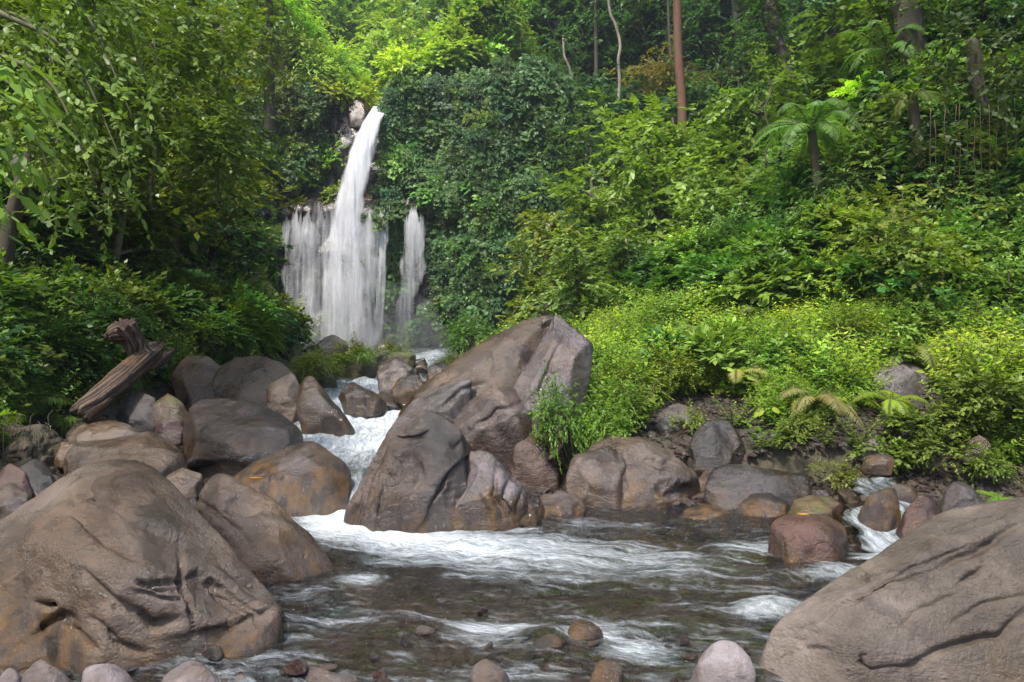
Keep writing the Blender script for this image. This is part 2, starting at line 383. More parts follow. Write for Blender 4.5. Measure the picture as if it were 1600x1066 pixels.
gq = np.stack([i + j, i + j + 1, i + NU + j + 1, i + NU + j], -1).reshape(-1, 4)
bedm = 1 - sstep(-.2, 2.0, np.maximum(XL(gy) - gx, SR(gx, gy))).ravel()
gme = make_mesh('ground', np.stack([gx, gy, gz], -1), gq, None, [M['ground']], {'bed': bedm})
tag(link('ground', gme), kind='structure')
# flat floor below and behind the camera so that nothing ends in a void
bg = Geo(); bg.add([(-14, -14, -.3), (14, -14, -.3), (14, 1.25, -.3), (-14, 1.25, -.3)], [(0, 1, 2, 3)])
tag(link('riverbed', bg.mesh('riverbed', [M['ground']])), kind='structure')

def Hs(x, y): return float(H(np.array([x]), np.array([y]))[0])

# the cliff behind the falls
def cliffY(x, z):
    p = np.stack([x, x * 0, z], -1)
    y = 43.4 - 3.2 * sstep(-5.2, -1, x) - 3.5 * sstep(-14.2, -19, x)
    y = y + .9 * sstep(9.6, 11.2, z) - .5 * sstep(5, 0, z)
    y = y - .55 * sstep(9.0, 10.2, z) * sstep(11.5, 10.4, z)
    return y + .9 * fbm(p * np.array([.35, 1, .22]), 5) + .12 * np.abs(fbm(p * np.array([2.5, 1, .6]), 3))
cx_, cz_ = np.meshgrid(np.linspace(-21, 3, 200), np.linspace(-.5, 17.0, 150))
dip = 1.2 * np.exp(-((cx_ + 9) / 1.6) ** 2) * sstep(14, 17, cz_)
cme = make_mesh('cliff', np.stack([cx_, cliffY(cx_, cz_), cz_ - dip * .7], -1),
                (np.arange(149)[:, None, None] * 200 + np.arange(199)[None, :, None] + np.array([0, 1, 201, 200])).reshape(-1, 4), None, [M['rock_dark']])
tag(link('cliff', cme), kind='structure')

# ------------------------------------------------------------------ water
def grid_q(nr, nc):
    return (np.arange(nr - 1)[:, None, None] * nc + np.arange(nc - 1)[None, :, None] + np.array([0, 1, nc + 1, nc])).reshape(-1, 4)
ys = np.linspace(1.4, 7.9, 190); xs = np.linspace(-4.4, 6.2, 300)
X, Y = np.meshgrid(xs, ys)
pl = curve([(-1.75, 6.9, 0), (-1.35, 6.3, 0), (-.5, 5.75, 0), (.7, 5.35, 0), (2.0, 4.8, 0)], 10)
pw = np.linspace(.5, .8, len(pl)); pf = np.interp(np.linspace(0, 1, len(pl)), [0, .25, .6, 1], [1.1, 1.04, .72, .24])
F = np.zeros_like(X)
for (qx, qy, _), w_, f_ in zip(pl, pw, pf):
    F = np.maximum(F, f_ * np.exp(-(((X - qx) / (w_ * 1.2)) ** 2 + ((Y - qy) / (w_ * .98)) ** 2)))
for qx, qy, r_, f_ in [(-.1, 5.1, .6, .5), (-.8, 5.4, .6, .6), (2.9, 5.35, .3, .7), (2.4, 4.9, .4, .5), (.45, 3.95, .25, .6), (1.6, 4.35, .35, .55), (-.1, 4.05, .4, .5), (2.0, 5.6, .5, .6),
                       (.1, 6.9, .4, .5), (1.0, 7.1, .5, .5), (.7, 3.75, .3, .6), (-1.1, 4.9, .3, .6), (1.55, 3.75, .2, .6)]:
    F = np.maximum(F, f_ * np.exp(-((X - qx) ** 2 + ((Y - qy) / .6) ** 2) / r_ ** 2))
F = np.maximum(F, .24 + .16 * fbm(np.stack([X, Y * 2, X * 0], -1), 3))
th = math.radians(-14)
F = F + .1 * sstep(4.6, 3.9, Y)  # extra white towards the near side, painted in for glints on the choppy water
al_ = X * math.cos(th) + Y * math.sin(th); ac_ = -X * math.sin(th) + Y * math.cos(th)
fl3 = np.stack([al_, ac_, X * 0], -1)
Z = .035 * fbm(fl3 * np.array([1.6, 3.4, 1]), 4) * (1 + .8 * sstep(.4, .9, F)) + .014 * fbm(fl3 * np.array([5, 10, 1]), 3)
for qx, qy, h_, sx_, sy_ in [(.12, 3.95, .055, .25, .14), (2.35, 5.0, .07, .35, .14), (1.45, 5.35, .05, .4, .15), (-1.4, 6.5, .07, .4, .25), (1.6, 4.35, .06, .3, .12), (.95, 4.1, .04, .3, .12)]:
    Z += h_ * np.exp(-((X - qx) / sx_) ** 2 - ((Y - qy) / sy_) ** 2)
wme = make_mesh('pool_water', np.stack([X, Y, Z], -1), grid_q(190, 300), None, [M['water']], {'flow': fl3.reshape(-1, 3), 'foam': F.ravel()})
tag(link('pool_water', wme), kind='structure')

def stream(name, rows, xl, xr, zf, foam, mat, nc=60, amp=.05, seed=0):
    yy = rows; U = np.linspace(0, 1, nc)
    nz = lambda o: .22 * fbm(np.stack([yy * 3.1 + seed, yy * 0 + o, yy * 0], -1), 3)
    a = np.interp(yy, *xl) + nz(1.5); b = np.interp(yy, *xr) + nz(6.5)
    X = a[:, None] + (b - a)[:, None] * U[None]; Y = np.repeat(yy[:, None], nc, 1)
    Zb = zf(X, Y); p = np.stack([X * 2.2, Y * 1.5, X * 0 + seed], -1)
    Fm = foam(X, Y) * (.55 + .45 * sstep(0, .16, np.minimum(U, 1 - U)))[None]
    Z = Zb + amp * fbm(p, 4) * (.35 + 1.1 * Fm) + .03 * fbm(p * 3.3, 3) * Fm
    d = np.concatenate([[0], np.cumsum(np.hypot(np.diff(yy), np.diff(zf(a, yy)) * 1.0))])
    fl = np.stack([np.repeat(d[:, None], nc, 1), X, X * 0 + seed], -1)
    me = make_mesh(name, np.stack([X, Y, Z], -1), grid_q(len(yy), nc), None, [mat], {'flow': fl.reshape(-1, 3), 'foam': Fm.ravel()})
    return tag(link(name, me), kind='structure')
sr = np.concatenate([np.linspace(6.7, 7.6, 60), np.linspace(7.65, 12, 90), np.linspace(12.1, 20, 90), np.linspace(20.3, 43.2, 60)])
def sfoam(X, Y):
    f = np.interp(Y, [6.7, 7.0, 7.4, 7.55, 8.0, 8.6, 9.2, 10, 11.5, 14, 16, 18, 24, 30, 43], [1.0, .7, .5, .45, .5, .66, .85, .8, .86, .9, .75, .62, .6, .65, .8])
    edge = np.interp(X - np.interp(Y, [7, 9, 12, 16], [-3, -3.4, -3.8, -4.6]), [0, .9], [.55, 1])
    return np.where(Y > 7.6, f * edge, f)
stream('stream_water', sr, ([6.7, 7.0, 7.5, 8.2, 9, 12, 16, 20, 30, 36, 43], [-2.15, -2.1, -2.3, -3.9, -4.2, -4.2, -4.9, -5.2, -7.5, -11, -15]),
       ([6.7, 7.5, 9, 12, 16, 20, 30, 43], [-1.1, -1.0, -1.0, -1.5, -2.0, -2.4, -2.6, -4]), lambda X, Y: WL(Y), sfoam, M['rapids'], nc=80, amp=.09)
stream('side_stream_water', np.linspace(5.2, 7.0, 60), ([5.2, 6.0, 7.0], [2.75, 3.0, 3.5]), ([5.2, 6.0, 7.0], [3.35, 3.55, 3.85]),
       lambda X, Y: np.interp(Y, [5.2, 5.4, 6.0, 7.0], [-.03, .02, .14, .3]), lambda X, Y: np.interp(Y, [5.2, 5.8, 6.3, 7], [.62, .66, .5, .4]), M['rapids'], nc=30, amp=.05, seed=5)

# the falls: layered sheets of falling water, each with its own thickness of strands
def fall(name, rows, ytop, ybot, mat, den, label, layers=3, gap=.16, lip=0.0, jit=.25, seed=0, topr=1.0):
    py = np.array([r[0] for r in rows], float); n, nc = 90, 40
    P = np.linspace(py[0], py[-1], n); a = np.interp(P, py, [r[1] for r in rows]); b = np.interp(P, py, [r[2] for r in rows])
    t = (P - P[0]) / (P[-1] - P[0]); Vs, Qs, Fs, Ds = [], [], [], []
    for k in range(layers):
        U = np.linspace(0, 1, nc)
        PX = a[:, None] + (b - a)[:, None] * (U[None] * (1 - .05 * k) + .025 * k)
        Yd = ytop + (ybot - ytop) * np.sqrt(t)[:, None] + 0 * PX
        Yd = Yd - .9 * np.sin(U * math.pi)[None] * jit - gap * k
        q = np.stack([PX * .06, P[:, None] * .006 + 0 * PX, PX * 0 + k * 7 + seed], -1)
        Yd = Yd - jit * np.abs(fbm(q, 3))
        Yd = np.where(t[:, None] < .03, ytop + lip * (1 - t[:, None] / .03), Yd)
        V = np.stack([(PX - CX) / FPX * Yd, Yd, EYE + (CY - P[:, None]) / FPX * Yd], -1)
        edge = np.minimum(U, 1 - U)[None]
        sh = .22 * np.abs(fbm(np.stack([U * 5 + seed, U * 0 + k * 3.3, U * 0], -1), 3))[None] * topr
        rag = .3 + .24 * fbm(np.stack([P[:, None] * .02 + 0 * PX, PX * 0 + seed, U[None] + 0 * PX + k], -1), 2)
        Fd = sstep(0, 1, edge / np.maximum(rag, .1)) * np.interp(t[:, None] - sh, *den) * sstep(-.01, .05 * topr + 1e-3, t[:, None] - sh + (0 if topr else 1))
        Vs.append(V.reshape(-1, 3)); Qs.append(grid_q(n, nc) + k * n * nc); Ds.append(Fd.ravel())
        Fs.append(np.stack([V[..., 0] + 3.1 * k, V[..., 2] + 5 * k, V[..., 0] * 0 + seed], -1).reshape(-1, 3))
    me = make_mesh(name, np.concatenate(Vs), np.concatenate(Qs), None, [mat], {'flow': np.concatenate(Fs), 'foam': np.concatenate(Ds)})
    return tag(link(name, me), label, 'waterfall')
fall('waterfall', [(166, 578, 605), (172, 573, 606), (190, 560, 602), (215, 545, 600), (250, 534, 592), (300, 517, 582), (330, 508, 578), (380, 498, 577), (430, 480, 592), (480, 474, 608), (545, 468, 628)],
     43.6, 41.2, M['fall'], ([0, .1, .3, .5, .7, 1], [.88, .82, .7, .58, .48, .42]), 'tall white main waterfall plunging from the notch between two green hillsides', 3, .22, lip=1.2, topr=0.0)
fall('waterfall', [(312, 500, 622), (350, 500, 622), (430, 490, 622), (545, 470, 632)], 42.5, 41.7, M['veil'], ([0, .06, .5, 1], [.44, .56, .52, .5]),
     'thin streaky curtain of water between the main fall and the right veil', 3, .25, seed=3)
fall('waterfall', [(312, 592, 613), (340, 588, 612), (430, 586, 606), (545, 575, 604)], 42.1, 41.3, M['fall'], ([0, .05, .4, 1], [.5, .66, .55, .42]),
     'narrow bright ribbon of water falling from a ledge right of the main fall', 2, .15, seed=9)
fall('waterfall', [(314, 634, 664), (335, 625, 669), (370, 620, 674), (430, 616, 674), (480, 612, 662), (545, 602, 642)], 42.0, 41.0, M['fall'], ([0, .05, .3, 1], [.4, .6, .5, .42]),
     'separate right veil of the falls, rightmost white strand beside the creeper wall', 2, .2, seed=14)
fall('waterfall', [(305, 455, 560), (350, 450, 560), (430, 445, 560), (545, 455, 600)], 42.9, 41.9, M['veil'], ([0, .08, .5, 1], [.4, .5, .5, .46]), 'broad lacy sheet of water spreading behind the main fall', 2, .2, seed=33)
fall('waterfall', [(318, 430, 515), (350, 428, 512), (430, 428, 508), (545, 436, 510)], 42.3, 41.4, M['veil'], ([0, .06, .5, 1], [.46, .54, .5, .46]),
     'faint left veil of the falls, leftmost water on dark rock behind the bush', 2, .2, seed=21)

# ------------------------------------------------------------------ rocks
_ico = {}
def ico(n):
    if n not in _ico:
        bm = bmesh.new(); bmesh.ops.create_icosphere(bm, subdivisions=n, radius=1)
        _ico[n] = (np.array([v.co[:] for v in bm.verts]), np.array([[v.index for v in f.verts] for f in bm.faces])); bm.free()
    return _ico[n]
def hull_planes(P):
    bm = bmesh.new()
    for p in P: bm.verts.new(p)
    bmesh.ops.convex_hull(bm, input=bm.verts[:]); bm.normal_update()
    out = {}
    for f in bm.faces:
        n = f.normal
        if n.length < .5: continue
        d = n.dot(f.verts[0].co); out[tuple(np.round([*n, d], 2))] = (*n, d)
    bm.free(); return np.array(list(out.values()))
def vnormals(V, T):
    n = np.cross(V[T[:, 1]] - V[T[:, 0]], V[T[:, 2]] - V[T[:, 0]]); N = np.zeros_like(V)
    for k in range(3): np.add.at(N, T[:, k], n)
    return norm(N)
def lobe(P, sub=5, pw=70, cuts=6, lump=.05, strat=None, sa=.0, sf=9.0, crack=.0, seed=0.0):
    P = np.asarray(P, float); lo, hi = P.min(0), P.max(0); ext = (hi - lo) / 2
    bmv = hull_planes(P); c = P.mean(0)
    d = bmv[:, 3] - bmv[:, :3] @ c
    if cuts:
        rr = np.random.default_rng(int(seed * 97 + 11)); cn = rr.standard_normal((60, 3)); cn[:, 1] = -np.abs(cn[:, 1]) * .9 - .25; cn[:, 2] = np.abs(cn[:, 2]) * .9 - .15; cn = norm(cn)
        cd = ((P - c) @ cn.T).max(0) * rr.uniform(.7, .88, 60); keep = []
        for q in range(60):
            if len(keep) < cuts and all(cn[q] @ cn[w] < .86 for w in keep): keep.append(q)
        bmv = np.concatenate([bmv, np.concatenate([cn[keep], (cd[keep] + cn[keep] @ c)[:, None]], 1)]); d = np.concatenate([d, cd[keep]])
    I, T = ico(sub); D = norm(I * ext)
    k = np.maximum(D @ bmv[:, :3].T, 0) / np.maximum(d, 1e-3)
    r = (k ** pw).sum(1) ** (-1 / pw)
    V = c + D * r[:, None]; size = float(np.mean(ext) * 2)
    N = vnormals(V, T); q = V / size
    V = V + N * (size * lump * .75 * fbm(q * 1.7 + seed, 2) + size * lump * .2 * fbm(q * 5 + seed, 5))[:, None]
    if sa:
        sn = norm(np.array(strat, float)); s = V @ sn
        w = np.stack([s * sf, (V @ norm(np.cross(sn, [.3, 1, .2]))) * .8 + seed, (V @ norm(np.cross(sn, [1, .1, .3]))) * .5], -1)
        a = fbm(w + .35 * fbm(V * 1.5, 2)[:, None], 4)
        st = np.round(a * 3) / 3 * .3 + a * .7
        V = V + N * (.45 * sa * st * sstep(-.1, .5, fbm(q * 1.6 + 5 + seed, 2)))[:, None]
    if crack:
        e = np.abs(fbm(q * 1.7 + 31 + seed, 3)); V = V - N * (size * crack * np.exp(-(e / .025) ** 2))[:, None]
    return V, T
def px_lobe(sil, zb, lean=.6, bulge=.35, depth=1.0, yb=None, ridge=()):
    """outline in photo pixels -> hull points with real distance and thickness; zb = height of the foot of the rock"""
    sil = np.array(sil, float); pb, pt = sil[:, 1].max(), sil[:, 1].min()
    Yb = yb if yb else (EYE - zb) * FPX / (pb - CY)
    w = (sil[:, 0].max() - sil[:, 0].min()) / FPX * Yb
    cxp, cyp = sil.mean(0); pts = []
    for x, y in sil:
        k = (pb - y) / (pb - pt + 1e-6); pts.append(at(x, y, Yb + bulge * w * .5 + lean * w * k))
    for f, g in ((.55, 1.0), (.8, .55)):
        for x, y in sil[::2]:
            x2, y2 = cxp + (x - cxp) * f, cyp + (y - cyp) * f; k = (pb - y2) / (pb - pt + 1e-6)
            pts.append(at(x2, y2, Yb + bulge * w * .5 * (1 - g) + lean * w * k - .0))
    for x, y in sil[::2]:
        x2, y2 = cxp + (x - cxp) * .85, cyp + (y - cyp) * .85; k = (pb - y2) / (pb - pt + 1e-6)
        pts.append(at(x2, y2, Yb + bulge * w * .5 + depth * w * .8))
    x0, x1 = sil[:, 0].min(), sil[:, 0].max()
    for x in (x0 + .12 * (x1 - x0), x1 - .12 * (x1 - x0)):   # root it below ground
        p = at(x, pb, Yb + bulge * w * .35); p[2] -= .25 * w; pts.append(p)
        p = p.copy(); p[1] += depth * w * .7; pts.append(p)
    for x, y, Yr in ridge: pts.append(at(x, y, Yr))
    return np.array(pts)
def carve_px(V, T, cuts):
    """chisel grooves ('g'), one-sided ledges ('l') and dents ('d') into the side that faces the stream; paths given in photo pixels"""
    for kind, path, w, dep in cuts:
        N = vnormals(V, T); px = CX + V[:, 0] / V[:, 1] * FPX; py = CY - (V[:, 2] - EYE) / V[:, 1] * FPX
        j1 = fbm(np.stack([px * .02, py * .02, px * 0 + 3], -1), 4) * 6; j2 = fbm(np.stack([px * .02, py * .02, px * 0 + 9], -1), 4) * 6
        p = np.stack([px + j1, py + j2], -1); best = np.full(len(V), 1e9); sg = np.zeros(len(V)); ta = np.zeros(len(V)); q = np.array(path, float); n = max(len(q) - 1, 1)
        if kind == 'd': best = np.hypot((p[:, 0] - q[0][0]) / w[0], (p[:, 1] - q[0][1]) / w[1]); f = dep * (1 - sstep(.5, 1.0, best))
        else:
            for k in range(n):
                a, d = q[k], q[k + 1] - q[k]; t = np.clip(((p - a) @ d) / (d @ d), 0, 1); r = p - a - t[:, None] * d; dd = np.hypot(r[:, 0], r[:, 1]); m = dd < best
                best = np.where(m, dd, best); sg = np.where(m, np.sign(d[0] * r[:, 1] - d[1] * r[:, 0]), sg); ta = np.where(m, (k + t) / n, ta)
            taper = np.sin(np.clip(ta, .04, .96) * math.pi) ** .6
            f = dep * taper * (np.exp(-(best / w) ** 2) if kind == 'g' else np.where(sg > 0, .62 * np.clip(1 - best / (1.9 * w), 0, 1), .62 * np.exp(-(best / 5.0) ** 2)))
        view = norm(V - np.array([0, 0, EYE])); face = sstep(.25, -.1, (N * view).sum(1))
        V = V - N * (f * face)[:, None]
    return V
def boulder(lobes, label, mat, zb=0.0, zw=None, sub=5, moss=0.0, wetk=1.0, name='boulder', group=None, carve=(), **kw):
    zw = zb if zw is None else zw
    Vs, Ts, n, mt, mi = [], [], 0, [mat], []
    for k, l in enumerate(lobes):
        lk = dict(kw); lp = {}
        if 'yb' in lk: lp['yb'] = lk.pop('yb')
        if isinstance(l, tuple): l, o = l; lp = {**lp, **{a: b for a, b in o.items() if a in ('lean', 'bulge', 'depth', 'yb', 'ridge', 'zb')}}; lk.update({a: b for a, b in o.items() if a not in lp})
        lm = lk.pop('mat', mat)
        V, T = lobe(px_lobe(l, lp.pop('zb', zb), **lp), lk.pop('sub', sub), seed=len(_rocks) * 3.7 + k, **lk)
        if lm not in mt: mt.append(lm)
        mi.append(np.full(len(T), mt.index(lm)))
        Vs.append(V); Ts.append(T + n); n += len(V)
    V = np.concatenate(Vs); T = np.concatenate(Ts)
    V = carve_px(V, T, carve)
    org = np.array([V[:, 0].mean(), V[:, 1].mean(), zb])
    wet = wetk * sstep(zw + .3, zw + .02, V[:, 2] + .26 * fbm(V * 2.2, 4))
    mo = moss * sstep(.3, .85, vnormals(V, T)[:, 2])
    me = make_mesh(name, V - org, None, T, [M[q] for q in mt], {'wet': wet, 'moss': mo}, mat_idx=np.concatenate(mi))
    o = link(name, me, loc=org); _rocks.append(o)
    return tag(o, label, 'boulder' if name == 'boulder' else 'stone', group)
_rocks = []
# --- foreground
boulder([([(-90, 1010), (-90, 870), (0, 838), (60, 790), (110, 745), (155, 727), (205, 724), (240, 733), (280, 765), (330, 826), (395, 885), (445, 935), (440, 975), (380, 1020), (300, 1060), (100, 1100)],
          dict(lean=.42, bulge=.3, depth=.9, yb=3.45, ridge=[(90, 850, 3.75), (230, 940, 3.4), (330, 960, 3.7)])),
         ([(-120, 1100), (-120, 905), (-40, 890), (30, 905), (85, 940), (120, 985), (140, 1050), (60, 1100)], dict(lean=.55, yb=3.35, depth=.9, cuts=2)),
         ([(270, 1040), (330, 965), (400, 935), (440, 948), (425, 985), (380, 1015), (340, 1040)], dict(lean=.3, yb=3.62, depth=.8))],
        'huge tan boulder filling the lower left corner, smooth peak and dark hollows', 'rock_tan', 0, sub=7, lump=.03, pw=60, cuts=5, strat=(.55, .3, .78), sa=.025, sf=5.0, crack=.0, carve=[
    ('l', [(232, 882), (180, 815), (150, 770), (118, 776), (92, 815)], 45, -.075), ('l', [(92, 815), (122, 832), (155, 866), (232, 882)], 40, -.05), ('l', [(160, 795), (225, 820), (284, 846), (284, 905)], 40, .05),
    ('g', [(135, 893), (172, 930), (208, 958)], 5, .06), ('g', [(140, 898), (165, 938), (200, 955)], 4, .04), ('g', [(143, 968), (190, 1010), (226, 1022)], 5, .07), ('g', [(205, 955), (240, 977), (274, 968)], 8, .07),
    ('g', [(284, 842), (282, 905), (297, 945), (300, 990)], 3, .05), ('l', [(300, 992), (345, 986), (400, 960), (440, 945)], 25, .07), ('g', [(195, 890), (235, 914), (290, 905)], 4, .035), ('g', [(212, 925), (250, 937), (292, 930)], 3, .03),
    ('g', [(205, 905), (245, 925), (288, 918)], 3, .03), ('g', [(320, 895), (362, 925), (405, 962)], 4, .03), ('g', [(345, 885), (388, 915), (432, 948)], 4, .03), ('g', [(330, 905), (350, 935), (385, 965)], 3, .025),
    ('l', [(283, 905), (310, 895), (340, 915), (395, 962)], 30, .05), ('d', [(75, 943)], (16, 9), .09), ('l', [(0, 925), (60, 880), (112, 815), (200, 728)], 60, -.08), ('g', [(40, 1000), (95, 960), (120, 975)], 6, .05), ('g', [(100, 965), (130, 1000), (150, 1015)], 5, .06)])
boulder([([(285, 790), (300, 755), (325, 735), (350, 735), (390, 760), (440, 793), (490, 830), (533, 885), (522, 905), (470, 926), (400, 920), (330, 880)], dict(lean=.5, bulge=.5, depth=.8)),
         ],
        'brown wedge boulder with amber wet foot behind the huge tan boulder', 'rock_tan', 0, sub=6, lump=.03, pw=28, crack=0, carve=[('l', [(520, 850), (480, 812), (430, 790), (380, 762)], 30, -.05), ('d', [(375, 790)], (40, 18), .05), ('g', [(300, 775), (340, 800), (400, 860)], 5, .04)])
boulder([([(1175, 1120), (1185, 1050), (1205, 980), (1260, 930), (1330, 885), (1400, 845), (1470, 800), (1540, 785), (1620, 770), (1760, 760), (1800, 900), (1800, 1120)],
          dict(lean=.42, bulge=.2, depth=.7, yb=3.0, ridge=[(1300, 960, 3.6), (1500, 900, 3.7)])),
         ],
        'vast grey-brown slab with seams filling the lower right corner', 'rock_slab', 0, sub=7, lump=.02, pw=60, cuts=3, strat=(.5, .25, .83), sa=.022, sf=6.0, crack=.0, wetk=.4, carve=[
    ('g', [(1348, 1000), (1352, 1036), (1365, 1044), (1400, 1040), (1452, 1036)], 4, .06), ('l', [(1440, 1040), (1365, 1046), (1350, 1030), (1348, 985)], 30, -.04), ('l', [(1350, 985), (1290, 985), (1212, 1032)], 22, .045),
    ('g', [(1300, 1016), (1262, 1014), (1210, 1034)], 3, .03), ('g', [(1465, 832), (1530, 816), (1568, 806)], 4, .05), ('l', [(1568, 806), (1530, 816), (1465, 832)], 18, .03), ('g', [(1470, 882), (1510, 868), (1560, 842), (1605, 815)], 7, .05),
    ('g', [(1605, 958), (1560, 992), (1480, 1012), (1400, 1050)], 6, .05), ('g', [(1500, 912), (1512, 900), (1538, 888)], 4, .04), ('g', [(1330, 932), (1420, 885), (1520, 852)], 3, .025), ('g', [(1280, 962), (1390, 912), (1480, 885)], 3, .02),
    ('g', [(1250, 985), (1330, 940), (1400, 905)], 3, .02), ('d', [(1348, 903)], (12, 7), .04), ('g', [(1400, 985), (1440, 950), (1500, 925)], 4, .02), ('g', [(1480, 975), (1540, 945), (1610, 925)], 4, .02), ('l', [(1330, 1075), (1300, 1045), (1290, 1020)], 16, .03)])
boulder([([(533, 828), (543, 790), (580, 730), (608, 672), (622, 648), (655, 638), (690, 648), (722, 672), (748, 700), (735, 730), (700, 790), (668, 832), (600, 836)], dict(lean=.3, bulge=.28, depth=.9))],
        'tall dark leaning boulder in midstream with a pale pointed top', 'rock_wet', 0, sub=7, lump=.02, pw=120, cuts=4, strat=(.75, .1, .5), sa=.03, sf=7.0, crack=.0, carve=[
    ('l', [(690, 676), (670, 672), (650, 680), (612, 680)], 14, -.05), ('g', [(612, 682), (650, 682), (675, 672)], 3, .04), ('l', [(745, 700), (700, 748), (668, 800), (640, 834)], 30, -.06), ('g', [(742, 708), (692, 758), (664, 812)], 4, .06),
    ('g', [(605, 700), (575, 760), (556, 826)], 4, .035), ('g', [(625, 700), (600, 760), (590, 826)], 4, .03), ('g', [(575, 745), (552, 800), (545, 826)], 4, .03), ('g', [(660, 700), (655, 740), (640, 790)], 4, .02), ('d', [(640, 740)], (30, 40), .03), ('g', [(700, 690), (712, 700), (722, 690)], 4, .04)])
boulder([([(655, 834), (690, 775), (733, 703), (765, 706), (800, 740), (842, 790), (846, 812), (800, 828), (720, 836)], dict(lean=.3, bulge=.45, depth=.9)),
         ([(760, 826), (790, 770), (820, 775), (846, 800), (842, 822)], dict(lean=.3, bulge=.6))],
        'purple-brown ridged slab leaning on the tall midstream boulder', 'rock_grey', 0, sub=6, lump=.04, pw=60, strat=(.9, .2, -.35), sa=.06, sf=8.0, crack=0, carve=[('l', [(690, 826), (715, 770), (738, 715)], 25, .08), ('g', [(780, 725), (768, 770), (790, 810)], 5, .06), ('g', [(800, 745), (785, 780), (805, 815)], 4, .05), ('g', [(815, 765), (805, 800)], 4, .04), ('l', [(752, 715), (745, 770), (772, 826)], 20, .06)])
boulder([([(612, 652), (650, 608), (700, 574), (760, 530), (815, 500), (845, 490), (868, 489), (870, 520), (840, 575), (800, 640), (740, 690), (650, 690)], dict(lean=.4, bulge=.25, depth=.8, yb=8.2, mat='rock_umber', cuts=2)),
         ([(868, 488), (897, 513), (930, 538), (924, 580), (890, 640), (830, 700), (770, 705), (790, 630), (835, 560), (858, 505)], dict(lean=.75, bulge=.35, depth=1.0, yb=7.95, cuts=2)),
         ([(618, 660), (645, 625), (690, 603), (738, 590), (720, 640), (690, 690), (640, 690)], dict(lean=.35, bulge=.4, depth=.7, yb=7.95, cuts=3)),
         ([(680, 700), (715, 640), (760, 607), (818, 596), (840, 625), (825, 690), (770, 712)], dict(lean=.35, bulge=.4, depth=.7, yb=7.75, cuts=3))],
        'biggest mid-ground boulder, wet brown peak with grey flank, left of the bright herbs', 'rock_grey', .3, sub=6, lump=.022, pw=90, strat=(.6, .2, .7), sa=.03, sf=4.5, crack=.0, wetk=.5, carve=[
    ('d', [(856, 506)], (13, 7), .07), ('g', [(690, 640), (720, 610), (760, 598)], 4, .04), ('g', [(815, 640), (842, 610), (862, 570)], 3, .03), ('g', [(740, 670), (780, 640), (825, 622)], 4, .04), ('g', [(655, 625), (700, 590), (760, 560)], 4, .03), ('g', [(880, 530), (860, 580), (830, 640)], 3, .025)])
boulder([[(788, 690), (796, 664), (815, 662), (848, 680), (880, 708), (882, 738), (850, 757), (825, 766), (798, 735)]], 'reddish rounded boulder right of the ridged slab', 'rock_red', .02, sub=5, lump=.05, pw=60, wetk=.3)
boulder([([(880, 752), (890, 715), (925, 703), (955, 690), (972, 705), (988, 740), (980, 775), (962, 798), (905, 800)], dict(bulge=.5))], 'smooth brown boulder with a curved edge, second right of reddish boulder', 'rock_brown', 0, sub=5, lump=.06, pw=60, wetk=.5)
boulder([([(910, 700), (955, 680), (1000, 683), (1052, 705), (1092, 745), (1104, 772), (1080, 790), (1000, 800), (960, 795)], dict(bulge=.4, depth=.8))], 'broad rough grey boulder at the far side of the pool', 'rock_brown', 0, sub=6, lump=.06, pw=60, strat=(.2, .3, .9), sa=.04, crack=.0, carve=[('l', [(960, 790), (985, 760), (975, 705), (1000, 700)], 18, .06), ('g', [(1000, 720), (1035, 730), (1060, 715)], 6, .05), ('d', [(1050, 765)], (35, 20), .06)])
boulder([[(835, 800), (845, 775), (880, 768), (912, 782), (916, 805), (880, 814)]], 'low wet grey rock at the water below the smooth brown boulder', 'rock_grey', 0, lump=.06)
boulder([[(1008, 672), (1030, 640), (1060, 629), (1090, 638), (1112, 660), (1100, 690), (1050, 700), (1015, 695)]], 'pale domed boulder at the edge of the herbs above the pool', 'rock_grey', .35, lump=.04, wetk=.2)
boulder([[(1072, 715), (1085, 675), (1105, 655), (1135, 652), (1168, 690), (1168, 715), (1130, 740), (1085, 738)]], 'dark squat boulder with green sprigs above, right of the pale domed one', 'rock_dark', .2, lump=.06, wetk=.3)
boulder([([(1100, 765), (1110, 735), (1135, 726), (1200, 730), (1268, 740), (1278, 765), (1220, 785), (1140, 798)], dict(bulge=.4, depth=.6))], 'long flat-topped dark boulder lying along the far bank', 'rock_dark', .05, lump=.05, strat=(.1, .2, 1), sa=.03, wetk=.4)
boulder([[(1148, 800), (1172, 772), (1205, 768), (1240, 792), (1238, 806), (1180, 812)]], 'small rounded dark grey rock in front of the long flat boulder', 'rock_dark', 0, lump=.06)
boulder([[(1232, 800), (1240, 780), (1270, 773), (1312, 778), (1322, 800), (1300, 820), (1240, 815)]], 'flat reddish rock with green stains behind the square wet one', 'rock_red', .1, lump=.05, moss=.4)
boulder([([(1195, 850), (1200, 812), (1235, 797), (1290, 797), (1322, 802), (1333, 850), (1330, 885), (1300, 893), (1240, 870)], dict(bulge=.5, depth=.7))], 'square red-brown wet boulder beside the white side stream', 'rock_red', 0, sub=6, lump=.045, pw=16)
boulder([[(1412, 828), (1414, 795), (1436, 768), (1462, 785), (1477, 808), (1460, 835), (1425, 838)]], 'round red-brown boulder standing at top of the side stream', 'rock_red', .12, lump=.06, wetk=.4)
boulder([[(1474, 805), (1482, 755), (1498, 746), (1522, 765), (1545, 790), (1525, 812)]], 'dark pointed boulder peeping over the lower right slab', 'rock_dark', .2, lump=.05, wetk=.2)
boulder([[(1060, 815), (1070, 795), (1095, 786), (1130, 795), (1155, 812), (1110, 822)]], 'olive brown rock awash at the far edge of the pool', 'rock_brown', -.05, lump=.05, wetk=1.2)
